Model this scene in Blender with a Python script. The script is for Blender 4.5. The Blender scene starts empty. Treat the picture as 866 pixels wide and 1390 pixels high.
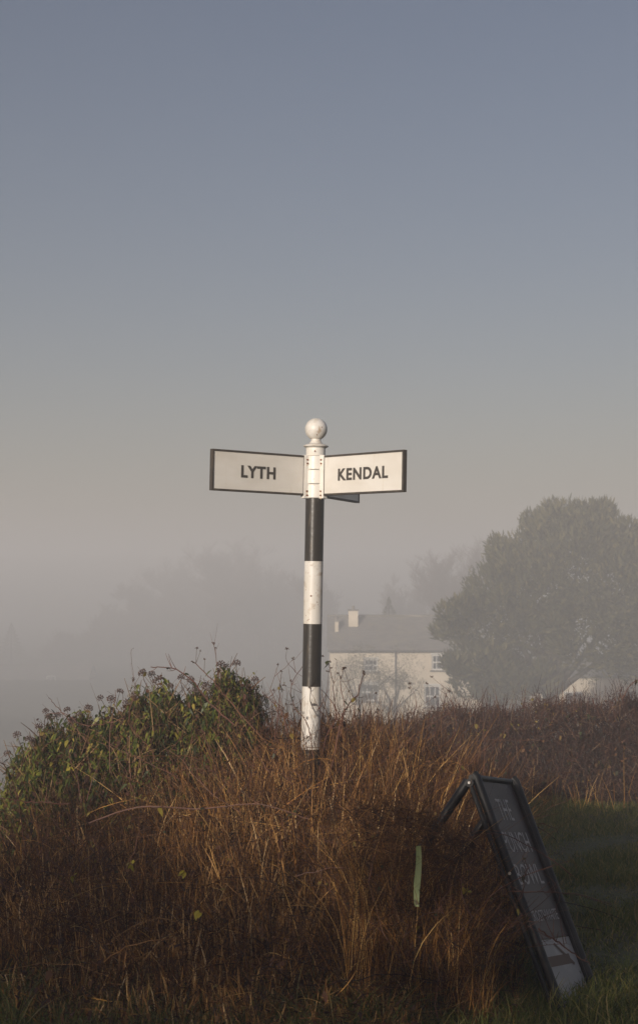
import bpy, math, random
import numpy as np
from mathutils import Vector, Matrix

random.seed(7); rng = np.random.default_rng(11)
sc = bpy.context.scene
col = sc.collection
R = math.radians

# ------------------------------------------------------------------ camera model
F = 2100.0; CX, CY = 433.0, 695.0; PITCH = math.atan(100/2100.0); CAMZ = 1.6
def ray(px, py):
    v = Vector(((px-CX)/F, 1.0, (CY-py)/F))
    c, s = math.cos(PITCH), math.sin(PITCH)
    return Vector((v.x, v.y*c - v.z*s, v.y*s + v.z*c))
def at(px, py, Y):
    d = ray(px, py); k = Y/d.y
    return Vector((d.x*k, Y, CAMZ + d.z*k))

# ------------------------------------------------------------------ helpers
def tag(o, label=None, cat=None, group=None, kind=None):
    if label: o['label'] = label
    if cat: o['category'] = cat
    if group: o['group'] = group
    if kind: o['kind'] = kind
    return o
def empty(name, loc, label, cat, group=None):
    o = bpy.data.objects.new(name, None); col.objects.link(o); o.location = loc
    o.empty_display_size = .1
    return tag(o, label, cat, group)
def link(name, me, mats, parent=None, smooth=False):
    if not isinstance(mats, (list, tuple)): mats = [mats]
    for m in mats: me.materials.append(m)
    if smooth: me.polygons.foreach_set('use_smooth', [True]*len(me.polygons))
    o = bpy.data.objects.new(name, me); col.objects.link(o)
    if parent is not None: o.parent = parent
    return o
def quads_mesh(name, verts, quads):
    me = bpy.data.meshes.new(name)
    verts = np.ascontiguousarray(verts, dtype=np.float32).reshape(-1, 3)
    quads = np.ascontiguousarray(quads, dtype=np.int32).reshape(-1, 4)
    me.vertices.add(len(verts)); me.vertices.foreach_set('co', verts.ravel())
    me.loops.add(quads.size); me.loops.foreach_set('vertex_index', quads.ravel())
    me.polygons.add(len(quads)); me.polygons.foreach_set('loop_start', np.arange(0, quads.size, 4, dtype=np.int32))
    me.update(calc_edges=True)
    return me
def curve_pts(p0, d, L, bend, K):
    """p0 (N,3), d (N,3) unit, L (N,), bend (N,3) -> (N,K,3)"""
    t = np.linspace(0, 1, K)[None, :, None]
    L = L[:, None, None]
    return p0[:, None, :] + d[:, None, :]*L*t + bend[:, None, :]*L*t*t
def ribbons(P, W, side):
    N, K, _ = P.shape
    s = side/np.maximum(np.linalg.norm(side, axis=1, keepdims=True), 1e-6)
    if W.ndim == 1: W = np.repeat(W[None], N, 0)
    A = P - s[:, None, :]*W[:, :, None]*.5
    B = P + s[:, None, :]*W[:, :, None]*.5
    V = np.stack([A, B], 2).reshape(N*K*2, 3)
    base = (np.arange(N)*K*2)[:, None] + (np.arange(K-1)*2)[None]
    q = np.stack([base, base+1, base+3, base+2], -1).reshape(-1, 4)
    return V, q
def tubes(P, Rr, S=3):
    N, K, _ = P.shape
    T = np.empty_like(P); T[:, 1:-1] = P[:, 2:]-P[:, :-2]; T[:, 0] = P[:, 1]-P[:, 0]; T[:, -1] = P[:, -1]-P[:, -2]
    T /= np.maximum(np.linalg.norm(T, axis=2, keepdims=True), 1e-9)
    ref = np.where(np.abs(T[:, :1, 2:3]) > .9, np.array([1., 0, 0]), np.array([0, 0, 1.]))
    U = np.cross(T, np.broadcast_to(ref, T.shape)); U /= np.maximum(np.linalg.norm(U, axis=2, keepdims=True), 1e-9)
    Vv = np.cross(T, U)
    a = np.arange(S)*2*np.pi/S
    ring = P[:, :, None] + Rr[:, :, None, None]*(np.cos(a)[None, None, :, None]*U[:, :, None] + np.sin(a)[None, None, :, None]*Vv[:, :, None])
    V = ring.reshape(-1, 3)
    b = (np.arange(N)*K*S)[:, None, None] + (np.arange(K-1)*S)[None, :, None]
    i = np.arange(S)[None, None]; j = (i+1) % S
    q = np.stack([b+i, b+j, b+S+j, b+S+i], -1).reshape(-1, 4)
    return V, q
class Bulk:
    def __init__(s): s.v = []; s.q = []; s.n = 0
    def add(s, vq):
        v, q = vq; s.v.append(v); s.q.append(q+s.n); s.n += len(v); return s
    def mesh(s, name): return quads_mesh(name, np.concatenate(s.v), np.concatenate(s.q))
def unit(a): return a/np.maximum(np.linalg.norm(a, axis=-1, keepdims=True), 1e-9)

class MB:
    """small hard-surface mesh builder"""
    def __init__(s): s.v = []; s.f = []; s.m = []
    def box(s, c, h, ax=None, mi=0):
        ax = ax or (Vector((1,0,0)), Vector((0,1,0)), Vector((0,0,1)))
        n = len(s.v); c = Vector(c)
        for k in range(8):
            s.v.append(c + ax[0]*(h[0]*(1 if k & 1 else -1)) + ax[1]*(h[1]*(1 if k & 2 else -1)) + ax[2]*(h[2]*(1 if k & 4 else -1)))
        for f in ((0,2,3,1),(4,5,7,6),(0,1,5,4),(2,6,7,3),(0,4,6,2),(1,3,7,5)):
            s.f.append([n+i for i in f]); s.m.append(mi)
        return s
    def poly(s, pts, mi=0):
        n = len(s.v); s.v += [Vector(p) for p in pts]; s.f.append(list(range(n, n+len(pts)))); s.m.append(mi); return s
    def lathe(s, prof, S=40, mi=0, c=(0,0)):
        """prof list of (r,z[,mat])"""
        n = len(s.v)
        for p in prof:
            for k in range(S):
                a = 2*math.pi*k/S; s.v.append(Vector((c[0]+p[0]*math.cos(a), c[1]+p[0]*math.sin(a), p[1])))
        for i in range(len(prof)-1):
            for k in range(S):
                j = (k+1) % S
                s.f.append([n+i*S+k, n+i*S+j, n+(i+1)*S+j, n+(i+1)*S+k]); s.m.append(prof[i][2] if len(prof[i]) > 2 else mi)
        s.f.append([n+k for k in range(S)][::-1]); s.m.append(mi)
        s.f.append([n+(len(prof)-1)*S+k for k in range(S)]); s.m.append(mi)
        return s
    def tube(s, pts, r, S=12, mi=0):
        pts = [Vector(p) for p in pts]; n = len(s.v); K = len(pts); up = None
        rs = r if isinstance(r, (list, tuple)) else [r]*K
        for i, p in enumerate(pts):
            t = (pts[min(i+1, K-1)]-pts[max(i-1, 0)]).normalized()
            if up is None: up = t.orthogonal().normalized()
            u = (up - t*up.dot(t)).normalized(); up = u; w = t.cross(u)
            for k in range(S):
                a = 2*math.pi*k/S; s.v.append(p + (u*math.cos(a)+w*math.sin(a))*rs[i])
        for i in range(K-1):
            for k in range(S):
                j = (k+1) % S; s.f.append([n+i*S+k, n+i*S+j, n+(i+1)*S+j, n+(i+1)*S+k]); s.m.append(mi)
        s.f.append([n+k for k in range(S)][::-1]); s.m.append(mi)
        s.f.append([n+(K-1)*S+k for k in range(S)]); s.m.append(mi)
        return s
    def build(s, name, mats, parent=None, smooth=False, bevel=0):
        me = bpy.data.meshes.new(name); me.from_pydata([tuple(v) for v in s.v], [], s.f)
        me.polygons.foreach_set('material_index', s.m); me.update()
        o = link(name, me, mats, parent, smooth)
        if smooth:
            try: me.set_sharp_from_angle(angle=R(35))
            except Exception: pass
        if bevel:
            b = o.modifiers.new('b', 'BEVEL'); b.width = bevel; b.segments = 2; b.limit_method = 'ANGLE'
        return o

# ------------------------------------------------------------------ materials
def mat(name, base, rough=.7, var=None, island=None, noise=None, spec=.5, bump=None, transl=0, metal=0):
    """island: list of (pos,colour) ramp by random-per-island; noise: (scale, colour2, lo, hi[, detail])"""
    m = bpy.data.materials.new(name); m.use_nodes = True
    nt = m.node_tree; N = nt.nodes; Lk = nt.links
    b = N['Principled BSDF']; b.inputs['Roughness'].default_value = rough
    b.inputs['Specular IOR Level'].default_value = spec; b.inputs['Metallic'].default_value = metal
    b.inputs['Base Color'].default_value = (*base, 1)
    src = None
    if island:
        g = N.new('ShaderNodeNewGeometry'); r = N.new('ShaderNodeValToRGB')
        r.color_ramp.interpolation = 'LINEAR'
        el = r.color_ramp.elements
        el[0].position = island[0][0]; el[0].color = (*island[0][1], 1)
        el[1].position = island[-1][0]; el[1].color = (*island[-1][1], 1)
        for p, c in island[1:-1]:
            e = el.new(p); e.color = (*c, 1)
        Lk.new(g.outputs['Random Per Island'], r.inputs[0]); src = r.outputs[0]
    for nz in (noise or []):
        sc_, c2, lo, hi = nz[:4]; det = nz[4] if len(nz) > 4 else 5
        tc = N.new('ShaderNodeTexCoord'); mp = N.new('ShaderNodeMapping'); n = N.new('ShaderNodeTexNoise')
        if isinstance(sc_, tuple): mp.inputs['Scale'].default_value = sc_; n.inputs['Scale'].default_value = 1
        else: n.inputs['Scale'].default_value = sc_
        n.inputs['Detail'].default_value = det
        Lk.new(tc.outputs['Object'], mp.inputs[0]); Lk.new(mp.outputs[0], n.inputs['Vector'])
        mr = N.new('ShaderNodeMapRange'); mr.inputs[1].default_value = lo; mr.inputs[2].default_value = hi
        Lk.new(n.outputs['Fac'], mr.inputs[0])
        mx = N.new('ShaderNodeMix'); mx.data_type = 'RGBA'
        Lk.new(mr.outputs[0], mx.inputs[0])
        if src is None: mx.inputs[6].default_value = (*base, 1)
        else: Lk.new(src, mx.inputs[6])
        mx.inputs[7].default_value = (*c2, 1)
        src = mx.outputs[2]
    if src is not None: Lk.new(src, b.inputs['Base Color'])
    if bump:
        n = N.new('ShaderNodeTexNoise'); n.inputs['Scale'].default_value = bump[0]; n.inputs['Detail'].default_value = 6
        tc = N.new('ShaderNodeTexCoord'); Lk.new(tc.outputs['Object'], n.inputs['Vector'])
        bp = N.new('ShaderNodeBump'); bp.inputs['Strength'].default_value = bump[1]; bp.inputs['Distance'].default_value = bump[2]
        Lk.new(n.outputs['Fac'], bp.inputs['Height']); Lk.new(bp.outputs[0], b.inputs['Normal'])
    if transl:
        t = N.new('ShaderNodeBsdfTranslucent'); ms = N.new('ShaderNodeMixShader'); ms.inputs[0].default_value = transl
        if src is not None: Lk.new(src, t.inputs[0])
        else: t.inputs[0].default_value = (*base, 1)
        Lk.new(b.outputs[0], ms.inputs[1]); Lk.new(t.outputs[0], ms.inputs[2])
        Lk.new(ms.outputs[0], N['Material Output'].inputs['Surface'])
    return m

M = {}
M['white'] = mat('white_paint', (.76,.735,.69), .42, noise=[(26, (.38,.27,.17), .56, .72), ((22,22,2.5), (.58,.53,.44), .48, .72), (5, (.64,.59,.51), .42, .72), (90, (.26,.13,.06), .66, .71)], bump=(90, .25, .002))
M['sleeve'] = mat('sleeve_paint', (.82,.79,.73), .38, noise=[(45, (.42,.22,.10), .68, .78), (9, (.70,.64,.54), .5, .8)], bump=(70, .3, .002))
M['panelw'] = mat('panel_paint', (.75,.72,.665), .45, noise=[((4,4,9), (.66,.62,.55), .42, .72), ((40,40,4), (.66,.60,.51), .60, .80), (60, (.45,.38,.28), .72, .78)])
M['black'] = mat('black_paint', (.035,.031,.027), .35, noise=[((60,60,9), (.11,.085,.06), .58, .78), (170, (.20,.16,.11), .70, .75)], bump=(60, .35, .002))
M['frameblack'] = mat('frame_black_paint', (.055,.046,.038), .5, noise=[(40, (.11,.085,.06), .5, .8)])
M['letter'] = mat('letter_paint', (.06,.052,.045), .5)
M['rust'] = mat('rust', (.22,.07,.025), .9, noise=[(200, (.10,.03,.012), .4, .7)])
M['ruststain'] = mat('rust_stain', (.58,.36,.16), .7, noise=[(120, (.70,.55,.36), .4, .6)])
M['plastic'] = mat('black_plastic', (.014,.014,.015), .5, noise=[(14, (.035,.033,.030), .5, .7)], bump=(40, .1, .002))
M['board'] = mat('board_print', (.045,.030,.029), .5, noise=[(9, (.036,.026,.024), .45, .7), (130, (.14,.115,.10), .72, .76)])
M['print'] = mat('board_lettering', (.42,.40,.39), .6)
M['sheet'] = mat('board_sheet', (.28,.275,.28), .5, noise=[(10, (.38,.37,.37), .45, .75)])
M['brownprint'] = mat('board_brown_print', (.10,.055,.035), .6)
M['strip'] = mat('lime_strip', (.50,.58,.27), .6, noise=[((30,30,6), (.30,.38,.13), .4, .7), (60, (.16,.14,.07), .58, .68)])
M['steel'] = mat('bolt_steel', (.6,.58,.55), .35, metal=.8)
M['straw'] = mat('dead_straw', (.3,.17,.08), .75, island=[(0,(.040,.014,.003)),(.34,(.15,.058,.012)),(.60,(.36,.155,.033)),(.84,(.58,.31,.078)),(1,(.80,.52,.19))], transl=.15)
M['rusty'] = mat('rusty_stalks', (.12,.05,.02), .8, island=[(0,(.022,.008,.004)),(.5,(.075,.029,.010)),(.82,(.18,.075,.022)),(1,(.36,.19,.065))])
M['cane'] = mat('bramble_cane', (.10,.045,.03), .6, island=[(0,(.06,.022,.016)),(.5,(.13,.05,.032)),(1,(.24,.12,.075))], noise=[(30, (.10,.06,.04), .5, .7)])
M['deadleaf'] = mat('dead_leaf', (.12,.05,.02), .75, island=[(0,(.04,.018,.012)),(.6,(.11,.045,.025)),(.85,(.20,.10,.04)),(1,(.30,.22,.05))], transl=.2)
M['darkleaf'] = mat('bramble_leaf', (.05,.05,.02), .6, island=[(0,(.03,.025,.012)),(.55,(.055,.065,.02)),(.8,(.10,.05,.025)),(1,(.30,.24,.04))], transl=.2)
M['ivy'] = mat('ivy_leaf', (.06,.10,.02), .52, island=[(0,(.020,.028,.008)),(.3,(.052,.072,.014)),(.65,(.12,.145,.022)),(.9,(.23,.22,.035)),(1,(.36,.28,.06))], transl=.2)
M['ivystem'] = mat('ivy_stem', (.12,.075,.04), .8, island=[(0,(.07,.030,.015)),(.7,(.20,.11,.05)),(1,(.42,.27,.13))])
M['berry'] = mat('ivy_berry', (.07,.045,.040), .6, island=[(0,(.05,.03,.028)),(1,(.20,.13,.105))])
M['seed'] = mat('seed_head', (.07,.045,.03), .9, island=[(0,(.04,.022,.018)),(1,(.13,.08,.05))])
M['grass'] = mat('green_grass', (.06,.09,.02), .6, island=[(0,(.06,.08,.015)),(.5,(.14,.165,.03)),(.8,(.24,.22,.05)),(1,(.40,.29,.12))], transl=.3)
M['turf'] = mat('ground_soil', (.085,.095,.038), .95, noise=[(1.2, (.11,.085,.045), .4, .65), (14, (.045,.042,.02), .5, .7), (.04, (.15,.14,.08), .42, .62)], bump=(12, .6, .03))
M['tree'] = mat('evergreen_leaf', (.04,.045,.018), .7, island=[(0,(.028,.030,.010)),(.55,(.072,.070,.022)),(1,(.15,.125,.045))], transl=.15)
M['bark'] = mat('bark', (.09,.075,.06), .9, noise=[(8, (.05,.04,.035), .4, .7)])
M['birch'] = mat('bare_twigs', (.13,.095,.08), .85, island=[(0,(.10,.07,.06)),(1,(.17,.13,.11))])
M['render'] = mat('cream_render', (.84,.74,.59), .85, noise=[(.8, (.66,.57,.43), .4, .8)])
M['slate'] = mat('slate_roof', (.25,.235,.215), .75, noise=[((2,2,12), (.18,.17,.16), .4, .6), (1.5, (.27,.245,.19), .5, .7)])
M['stone'] = mat('grey_stone', (.24,.22,.19), .9, noise=[(3, (.16,.15,.13), .4, .6), (.8, (.30,.27,.23), .5, .7)], bump=(4, .5, .05))
M['winwhite'] = mat('window_white', (.75,.74,.70), .5)
M['glass'] = mat('window_glass', (.04,.045,.05), .08, spec=.6)
M['gutter'] = mat('drainpipe', (.10,.095,.09), .5)

# ------------------------------------------------------------------ terrain
def sstep(a, b, x):
    t = np.clip((np.asarray(x, float)-a)/(b-a), 0, 1); return t*t*(3-2*t)
def gz(x, y):
    x = np.asarray(x, float); y = np.asarray(y, float)
    right = np.interp(y, [-60,-12,6,13,16,70,95,140,300,600], [1.0,.3,.0,-.2,-.4,-4.9,-6.9,-8.6,-9.5,-9.5])
    left = np.interp(y, [-60,-12,6,8.8,11,20,60,95,140,300,600], [1.0,.3,.0,-.02,-.6,-2.3,-8.2,-8.6,-8.9,-9.5,-9.5])
    w = sstep(-1.0, .4, x/np.maximum(y, 4)*8)
    z = left*(1-w)+right*w
    bank = .12*np.exp(-((x+.1)/1.5)**2-((y-7.9)/.9)**2)
    return z + bank + .015*np.sin(x*2.3+y)*np.cos(y*1.7)
def ground():
    ys = np.concatenate([np.arange(-60,-8,4), np.arange(-8,4,1), np.arange(4,18,.2), np.arange(18,60,2), np.arange(60,200,6), np.arange(200,421,20)])
    xh = np.concatenate([np.arange(0,4,.2), np.arange(4,20,1.5), np.arange(20,60,5), np.arange(60,221,20)])
    xs = np.concatenate([-xh[:0:-1], xh])
    X, Y = np.meshgrid(xs, ys); Z = gz(X, Y)
    V = np.stack([X, Y, Z], -1).reshape(-1, 3); nx = len(xs); ny = len(ys)
    i = (np.arange(ny-1)[:, None]*nx + np.arange(nx-1)[None]).ravel()
    q = np.stack([i, i+1, i+1+nx, i+nx], -1)
    o = link('ground', quads_mesh('ground', V, q), M['turf'], smooth=True); tag(o, kind='structure')
    o['label'] = 'dark mossy ground under the grass falling away into the misty valley'
ground()

# ------------------------------------------------------------------ finger post
D = 7.5
top = at(427.3, 619, D)
LEAN = R(1.03)
GP = float(gz(-.06, D))
base = Vector((top.x - math.tan(LEAN)*(top.z-GP), D, GP-.25))
post = empty('finger_post', base, 'black and white banded road finger post with three arms and a ball on top', 'signpost')
post.rotation_euler = (0, LEAN, 0)
def hz(py):  return (at(427, py, D).z - base.z)/math.cos(LEAN)
bands = [1200, 1102, 1017, 932, 847, 762, 677]
zb = [0] + [hz(b) for b in bands]
prof = []; r0 = .0455
mseq = [1, 0, 1, 0, 1, 0, 1]      # materials bottom-up: 0 white 1 black
for i in range(len(zb)-1):
    mi = mseq[i % len(mseq)]
    n = 1 if i else 1
    prof.append((r0, zb[i]+.0005, mi)); prof.append((r0, zb[i+1]-.0005, mi))
# fix order so that 677-762 is black, 762-847 white ...
def band_mat(z):
    for k in range(len(zb)-1):
        if z < zb[k+1]-.0001: return [0,1,0,1][0] if False else k
    return len(zb)-2
nb = len(zb)-1
prof = []
for k in range(nb):
    mi = 1 if (nb-1-k) % 2 == 0 else 0
    prof.append((r0, zb[k], mi)); prof.append((r0-.0006 if False else r0, (zb[k]+zb[k+1])/2, mi))
prof.append((r0, zb[-1]+.02, 0))
pm = MB().lathe(prof, 48).build('pole', [M['white'], M['black']], post, smooth=True)
# raised weld ring and drilled hole on the pole
MB().lathe([(r0+.0005, hz(768)-.0015), (r0+.0012, hz(768)), (r0+.0005, hz(768)+.0015)], 48).build('pole_ring', M['white'], post, smooth=True)
# sleeve of three knuckles
zs0, zs1 = hz(677), hz(619)
hs = (zs1-zs0)/3
for k, rr in enumerate((.0515, .0535, .0515)):
    a, b = zs0+k*hs+.001, zs0+(k+1)*hs-.001
    MB().lathe([(rr-.004, a), (rr, a+.003), (rr, b-.003), (rr-.004, b)], 48).build('sleeve_knuckle', M['sleeve'], post, smooth=True)
# boss, flange, neck, ball
zc = hz(619)
zf = hz(606); zball = hz(582.5); rb = .0545
MB().lathe([(.046, zc+.0005), (.0475, zc+.004), (.0475, zf-.010), (.051, zf-.006)], 48).build('boss', M['sleeve'], post, smooth=True)
MB().lathe([(.052, zf-.0055), (.060, zf-.002), (.0615, zf+.001), (.0595, zf+.004), (.050, zf+.009), (.036, zf+.013)], 48).build('flange', M['white'], post, smooth=True)
fp = [(.034, zf+.0135), (.027, zf+.022), (.0235, zf+.030)]
a0 = -math.acos(.024/rb)
for k in range(25):
    a = a0+(math.pi/2-a0)*k/24; fp.append((max(rb*math.cos(a), .0004), zball+rb*math.sin(a)))
MB().lathe(fp, 48).build('ball_finial', M['white'], post, smooth=True)
v = Vector((-.004, -.0478, zc+.020)); MB().tube([v, v+Vector((0,-.004,0))], .0035, 10).build('grub_screw', M['rust'], post)
v = Vector((-.010, -.0455, hz(809))); MB().tube([v, v+Vector((0,-.0015,0))], .004, 10).build('screw_hole', M['rust'], post)

SPACING = 1.13
def text_mesh(body, bold=0.0, extrude=.001):
    cu = bpy.data.curves.new('t', 'FONT'); cu.body = body; cu.size = 1; cu.offset = bold; cu.extrude = 0.0; cu.resolution_u = 6; cu.space_character = SPACING
    cu.fill_mode = 'BOTH'; cu.extrude = extrude
    o = bpy.data.objects.new('t', cu); col.objects.link(o)
    dg = bpy.context.evaluated_depsgraph_get(); me = bpy.data.meshes.new_from_object(o.evaluated_get(dg))
    bpy.data.objects.remove(o); bpy.data.curves.remove(cu)
    n = len(me.vertices); co = np.empty(n*3, np.float32); me.vertices.foreach_get('co', co); co = co.reshape(-1, 3)
    return me, co
def text_on(name, body, origin, ux, uy, un, u0, u1, v0, v1, material, parent, bold=0.0, thick=.0015):
    """letters filling [u0,u1]x[v0,v1] on a plane"""
    me, co = text_mesh(body, bold, .01)
    mn = co.min(0); mx = co.max(0)
    a = u0+(co[:, 0]-mn[0])/(mx[0]-mn[0])*(u1-u0); b = v0+(co[:, 1]-mn[1])/(mx[1]-mn[1])*(v1-v0)
    c = (co[:, 2]-mn[2])/max(mx[2]-mn[2], 1e-6)*thick
    W = np.array(origin)[None]+a[:, None]*np.array(ux)[None]+b[:, None]*np.array(uy)[None]+c[:, None]*np.array(un)[None]
    me.vertices.foreach_set('co', W.astype(np.float32).ravel()); me.materials.clear(); me.update()
    return link(name, me, material, parent)

def arm(endpx, endy_off, text, tp0, tp1, label=None, flip=False):
    yb = D+endy_off; k = (endpx-CX)/F
    pe = at(endpx, 640, yb)
    d = Vector((pe.x-top.x, endy_off, 0)); L = d.length; d.normalize()
    up = Vector((0,0,1)); n = Vector((d.y, -d.x, 0))         # normal; choose the camera side
    if n.y > 0: n = -n
    z0, z1 = hz(673.5), hz(619.5); zm = (z0+z1)/2; hh = (z1-z0)/2
    o = None
    e = bpy.data.objects.new('sign_arm', None)
    ax = (d, n, up); r_in = .066; t = .009
    if label: pass
    # body slab = part; border, panel, lettering sub-parts
    slab = MB().box(d*((r_in+L)/2)+up*zm, ((L-r_in)/2, t*.72, hh), ax).build('sign_arm', M['frameblack'], post, bevel=.0015)
    if label: slab['label'] = label
    bw = .0095
    for sgn in (1, -1):
        nn = n*sgn
        MB().box(d*((r_in+L)/2)+up*zm+nn*(t*.72+.001), ((L-r_in)/2-bw+.0005, .001, hh-bw+.0005), ax).build('face_panel', M['panelw'], slab)
        fr = MB(); c = d*((r_in+L)/2)+up*zm+nn*(t*.72+.0025); hw = (L-r_in)/2
        fr.box(c+up*(hh-bw/2), (hw, .0028, bw/2), ax); fr.box(c-up*(hh-bw/2), (hw, .0028, bw/2), ax)
        fr.box(c+d*(hw-bw/2), (bw/2, .0028, hh-bw-.0001), ax); fr.box(c-d*(hw-bw/2), (bw/2, .0028, hh-bw-.0001), ax)
        fr.build('raised_border', M['frameblack'], slab, bevel=.001)
        if text:
            right = d if n.cross(up).dot(d) < 0 else -d     # reading direction for a viewer on the n side
            right = -(nn.cross(up))
            def su(px):
                kk = (px-CX)/F; return (kk*D-top.x)/(d.x-kk*d.y)
            ua, ub = su(tp0), su(tp1); uc = (ua+ub)/2; hw2 = abs(ub-ua)/2
            org = d*uc+up*zm+nn*(t*.72+.002)
            text_on('lettering', text, org, right, up, nn, -hw2, hw2, -.0290, .0290, M['letter'], slab, bold=.034)
    # flange plate with bolts
    fl = MB().box(d*.056+up*((zs0+zs1)/2), (.018, .0135, (zs1-zs0)/2+.001), ax).build('arm_bracket', M['sleeve'], post, bevel=.002)
    for sgn in (1, -1):
        for zz in (zs1-.022, zs1-.040, zs0+.034, zs0+.014):
            c = d*(.058+random.uniform(-.001, .001))+up*zz+n*sgn*.0137
            MB().tube([c, c+n*sgn*(.004 if random.random() < .8 else .0015)], .0042, 10).build('bolt', M['rust'], fl)
            if random.random() < .6:
                hs_ = random.uniform(.004, .009)
                MB().box(c-up*(hs_+.004)-n*sgn*.00005, (.0016, .0003, hs_), ax).build('rust_streak', M['ruststain'], fl)
    return slab
arm(285.5, -.33, 'LYTH', 325, 371.7, 'left arm lettered LYTH')
arm(549, -.46, 'KENDAL', 460, 528, 'right arm lettered KENDAL')
arm(485, .56, None, 0, 0, 'far arm pointing away behind the post')

# ------------------------------------------------------------------ A-board
Pn = at(640, 1056, 6.2)
w0 = Vector((.39, .92, 0)).normalized(); nh = Vector((w0.y, -w0.x, 0))
al = R(24.4); d0 = nh*math.sin(al)+Vector((0,0,-math.cos(al)))
rr = R(9.5)
W_ = w0*math.cos(rr)+d0*math.sin(rr); D_ = d0*math.cos(rr)-w0*math.sin(rr)
Nn = D_.cross(W_).normalized()
if Nn.dot(nh) < 0: Nn = -Nn
BW, BH = .505, .93
board = empty('pavement_sign', (Pn.x, Pn.y, float(gz(Pn.x, Pn.y))), 'black folding A-board pub sign half buried in brambles beside the grass', 'sign')
O = Pn-board.location
def bp(u, v, n=0): return O+W_*u+D_*v+Nn*n
def bx(m, u0, u1, v0, v1, n0, n1, mi=0):
    m.box(bp((u0+u1)/2, (v0+v1)/2, (n0+n1)/2), ((u1-u0)/2, (v1-v0)/2, (n1-n0)/2), (W_, D_, Nn), mi)
m = MB(); bx(m, .055, BW-.055, .012, .665, -.004, .002); m.build('front_panel', M['board'], board, bevel=.001)
m = MB(); bx(m, .055, BW-.055, .668, BH-.03, -.004, .003); sheet = m.build('white_sheet', M['sheet'], board, bevel=.001)
m = MB(); bx(m, .10, BW-.14, .735, .775, .0035, .0045); m.poly([bp(.22,.69,.005), bp(.24,.685,.005), bp(.40,.775,.005), bp(.38,.785,.005)]); m.build('brown_print', M['brownprint'], sheet)
def rail(u, name):
    m = MB(); m.tube([bp(u,-.012,.006), bp(u,.0,.012), bp(u,BH*.5,.012), bp(u,BH,.012)], .019, 14)
    return m.build(name, M['plastic'], board, smooth=True)
rail(.020, 'side_rail'); rail(BW-.022, 'side_rail')
m = MB(); bx(m, .041, .053, .0, BH-.02, -.012, .016); m.build('panel_clip', M['plastic'], board, bevel=.003)
m = MB(); bx(m, BW-.053, BW-.043, .0, BH-.02, -.012, .016); m.build('panel_clip', M['plastic'], board, bevel=.003)
m = MB(); m.tube([bp(.0,.0,.0), bp(BW,.0,.0)], .013, 12); m.build('top_rail', M['plastic'], board, smooth=True)
m = MB(); m.tube([bp(.0,BH-.01,.0), bp(BW,BH-.01,.0)], .016, 12); m.build('foot_rail', M['plastic'], board, smooth=True)
m = MB(); m.tube([bp(.0,.03,-.014), bp(.0,.5,-.014), bp(.0,BH,-.014)], .010, 10); m.build('back_channel', M['plastic'], board, smooth=True)
# rear frame
be = R(33); dr = (-nh*math.sin(be)+Vector((0,0,-math.cos(be))))
dr = (dr*math.cos(rr)-w0*math.sin(rr)).normalized()
rf = MB()
for u in (.015, BW-.015):
    a = bp(u, .012, -.035); rf.tube([a-dr*.012, a, a+dr*.45, a+dr*.88], .019, 14)
rf.tube([bp(.015,.012,-.035)+dr*.86, bp(BW-.015,.012,-.035)+dr*.86], .017, 12)
rf.build('rear_frame', M['plastic'], board, smooth=True)
for u in (.004, BW-.004):
    c = bp(u, .018, -.012); s_ = -1 if u < .1 else 1
    MB().tube([c+W_*s_*.004, c+W_*s_*.016], .017, 14).build('hinge', M['plastic'], board, smooth=True)
    MB().tube([c+W_*s_*.016, c+W_*s_*.021], .0055, 10).build('hinge_bolt', M['steel'], board, smooth=True)
MB().tube([bp(-.001,.40,.012), bp(-.005,.40,.012)], .006, 10).build('rail_screw', M['steel'], board)
Up = -D_
SPACING = 1.0
def btext(body, u0, u1, v0, v1, bold):
    text_on('lettering', body, bp(0,0,.0025), W_, Up, Nn, u0, u1, -v1, -v0, M['print'], board, bold=bold, thick=.0008)
btext('THE', .17, .32, .085, .175, -.002)
btext('PUNCH', .095, .40, .225, .310, -.002)
btext('BOWL', .10, .40, .36, .445, -.002)
btext('CROSTHWAITE', .085, .415, .55, .595, 0)
# lime strip hanging from the rear frame
c0 = at(568, 1149, 5.52); c1 = at(566, 1231, 5.50)
K = 10; ms = MB(); pts = []
wd = [.0085,.0095,.0102,.011,.0116,.0118,.0114,.0105,.0095,.008]
fr_, bk_ = [], []
for i in range(K):
    t = i/(K-1); p = c0.lerp(c1, t)+Vector((.003*math.sin(t*6), .004*math.sin(t*5), 0)); fr_.append(p)
n0 = 0
ms.v = []
for i, p in enumerate(fr_):
    tw = .35*math.sin(i*.5)
    s_ = Vector((math.cos(tw), math.sin(tw), 0))*wd[i]; q = Vector((-math.sin(tw), math.cos(tw), 0))*.0012
    ms.v += [p-s_-q, p+s_-q, p+s_+q, p-s_+q]
for i in range(K-1):
    for k in range(4):
        j = (k+1) % 4; ms.f.append([i*4+k, i*4+j, i*4+4+j, i*4+4+k]); ms.m.append(0)
ms.f.append([0,3,2,1]); ms.m.append(0); e = (K-1)*4; ms.f.append([e,e+1,e+2,e+3]); ms.m.append(0)
so = ms.build('plastic_strip', M['strip']); tag(so, 'pale lime green strip hanging in the brambles by the fallen back leg of the board', 'strip')

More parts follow.
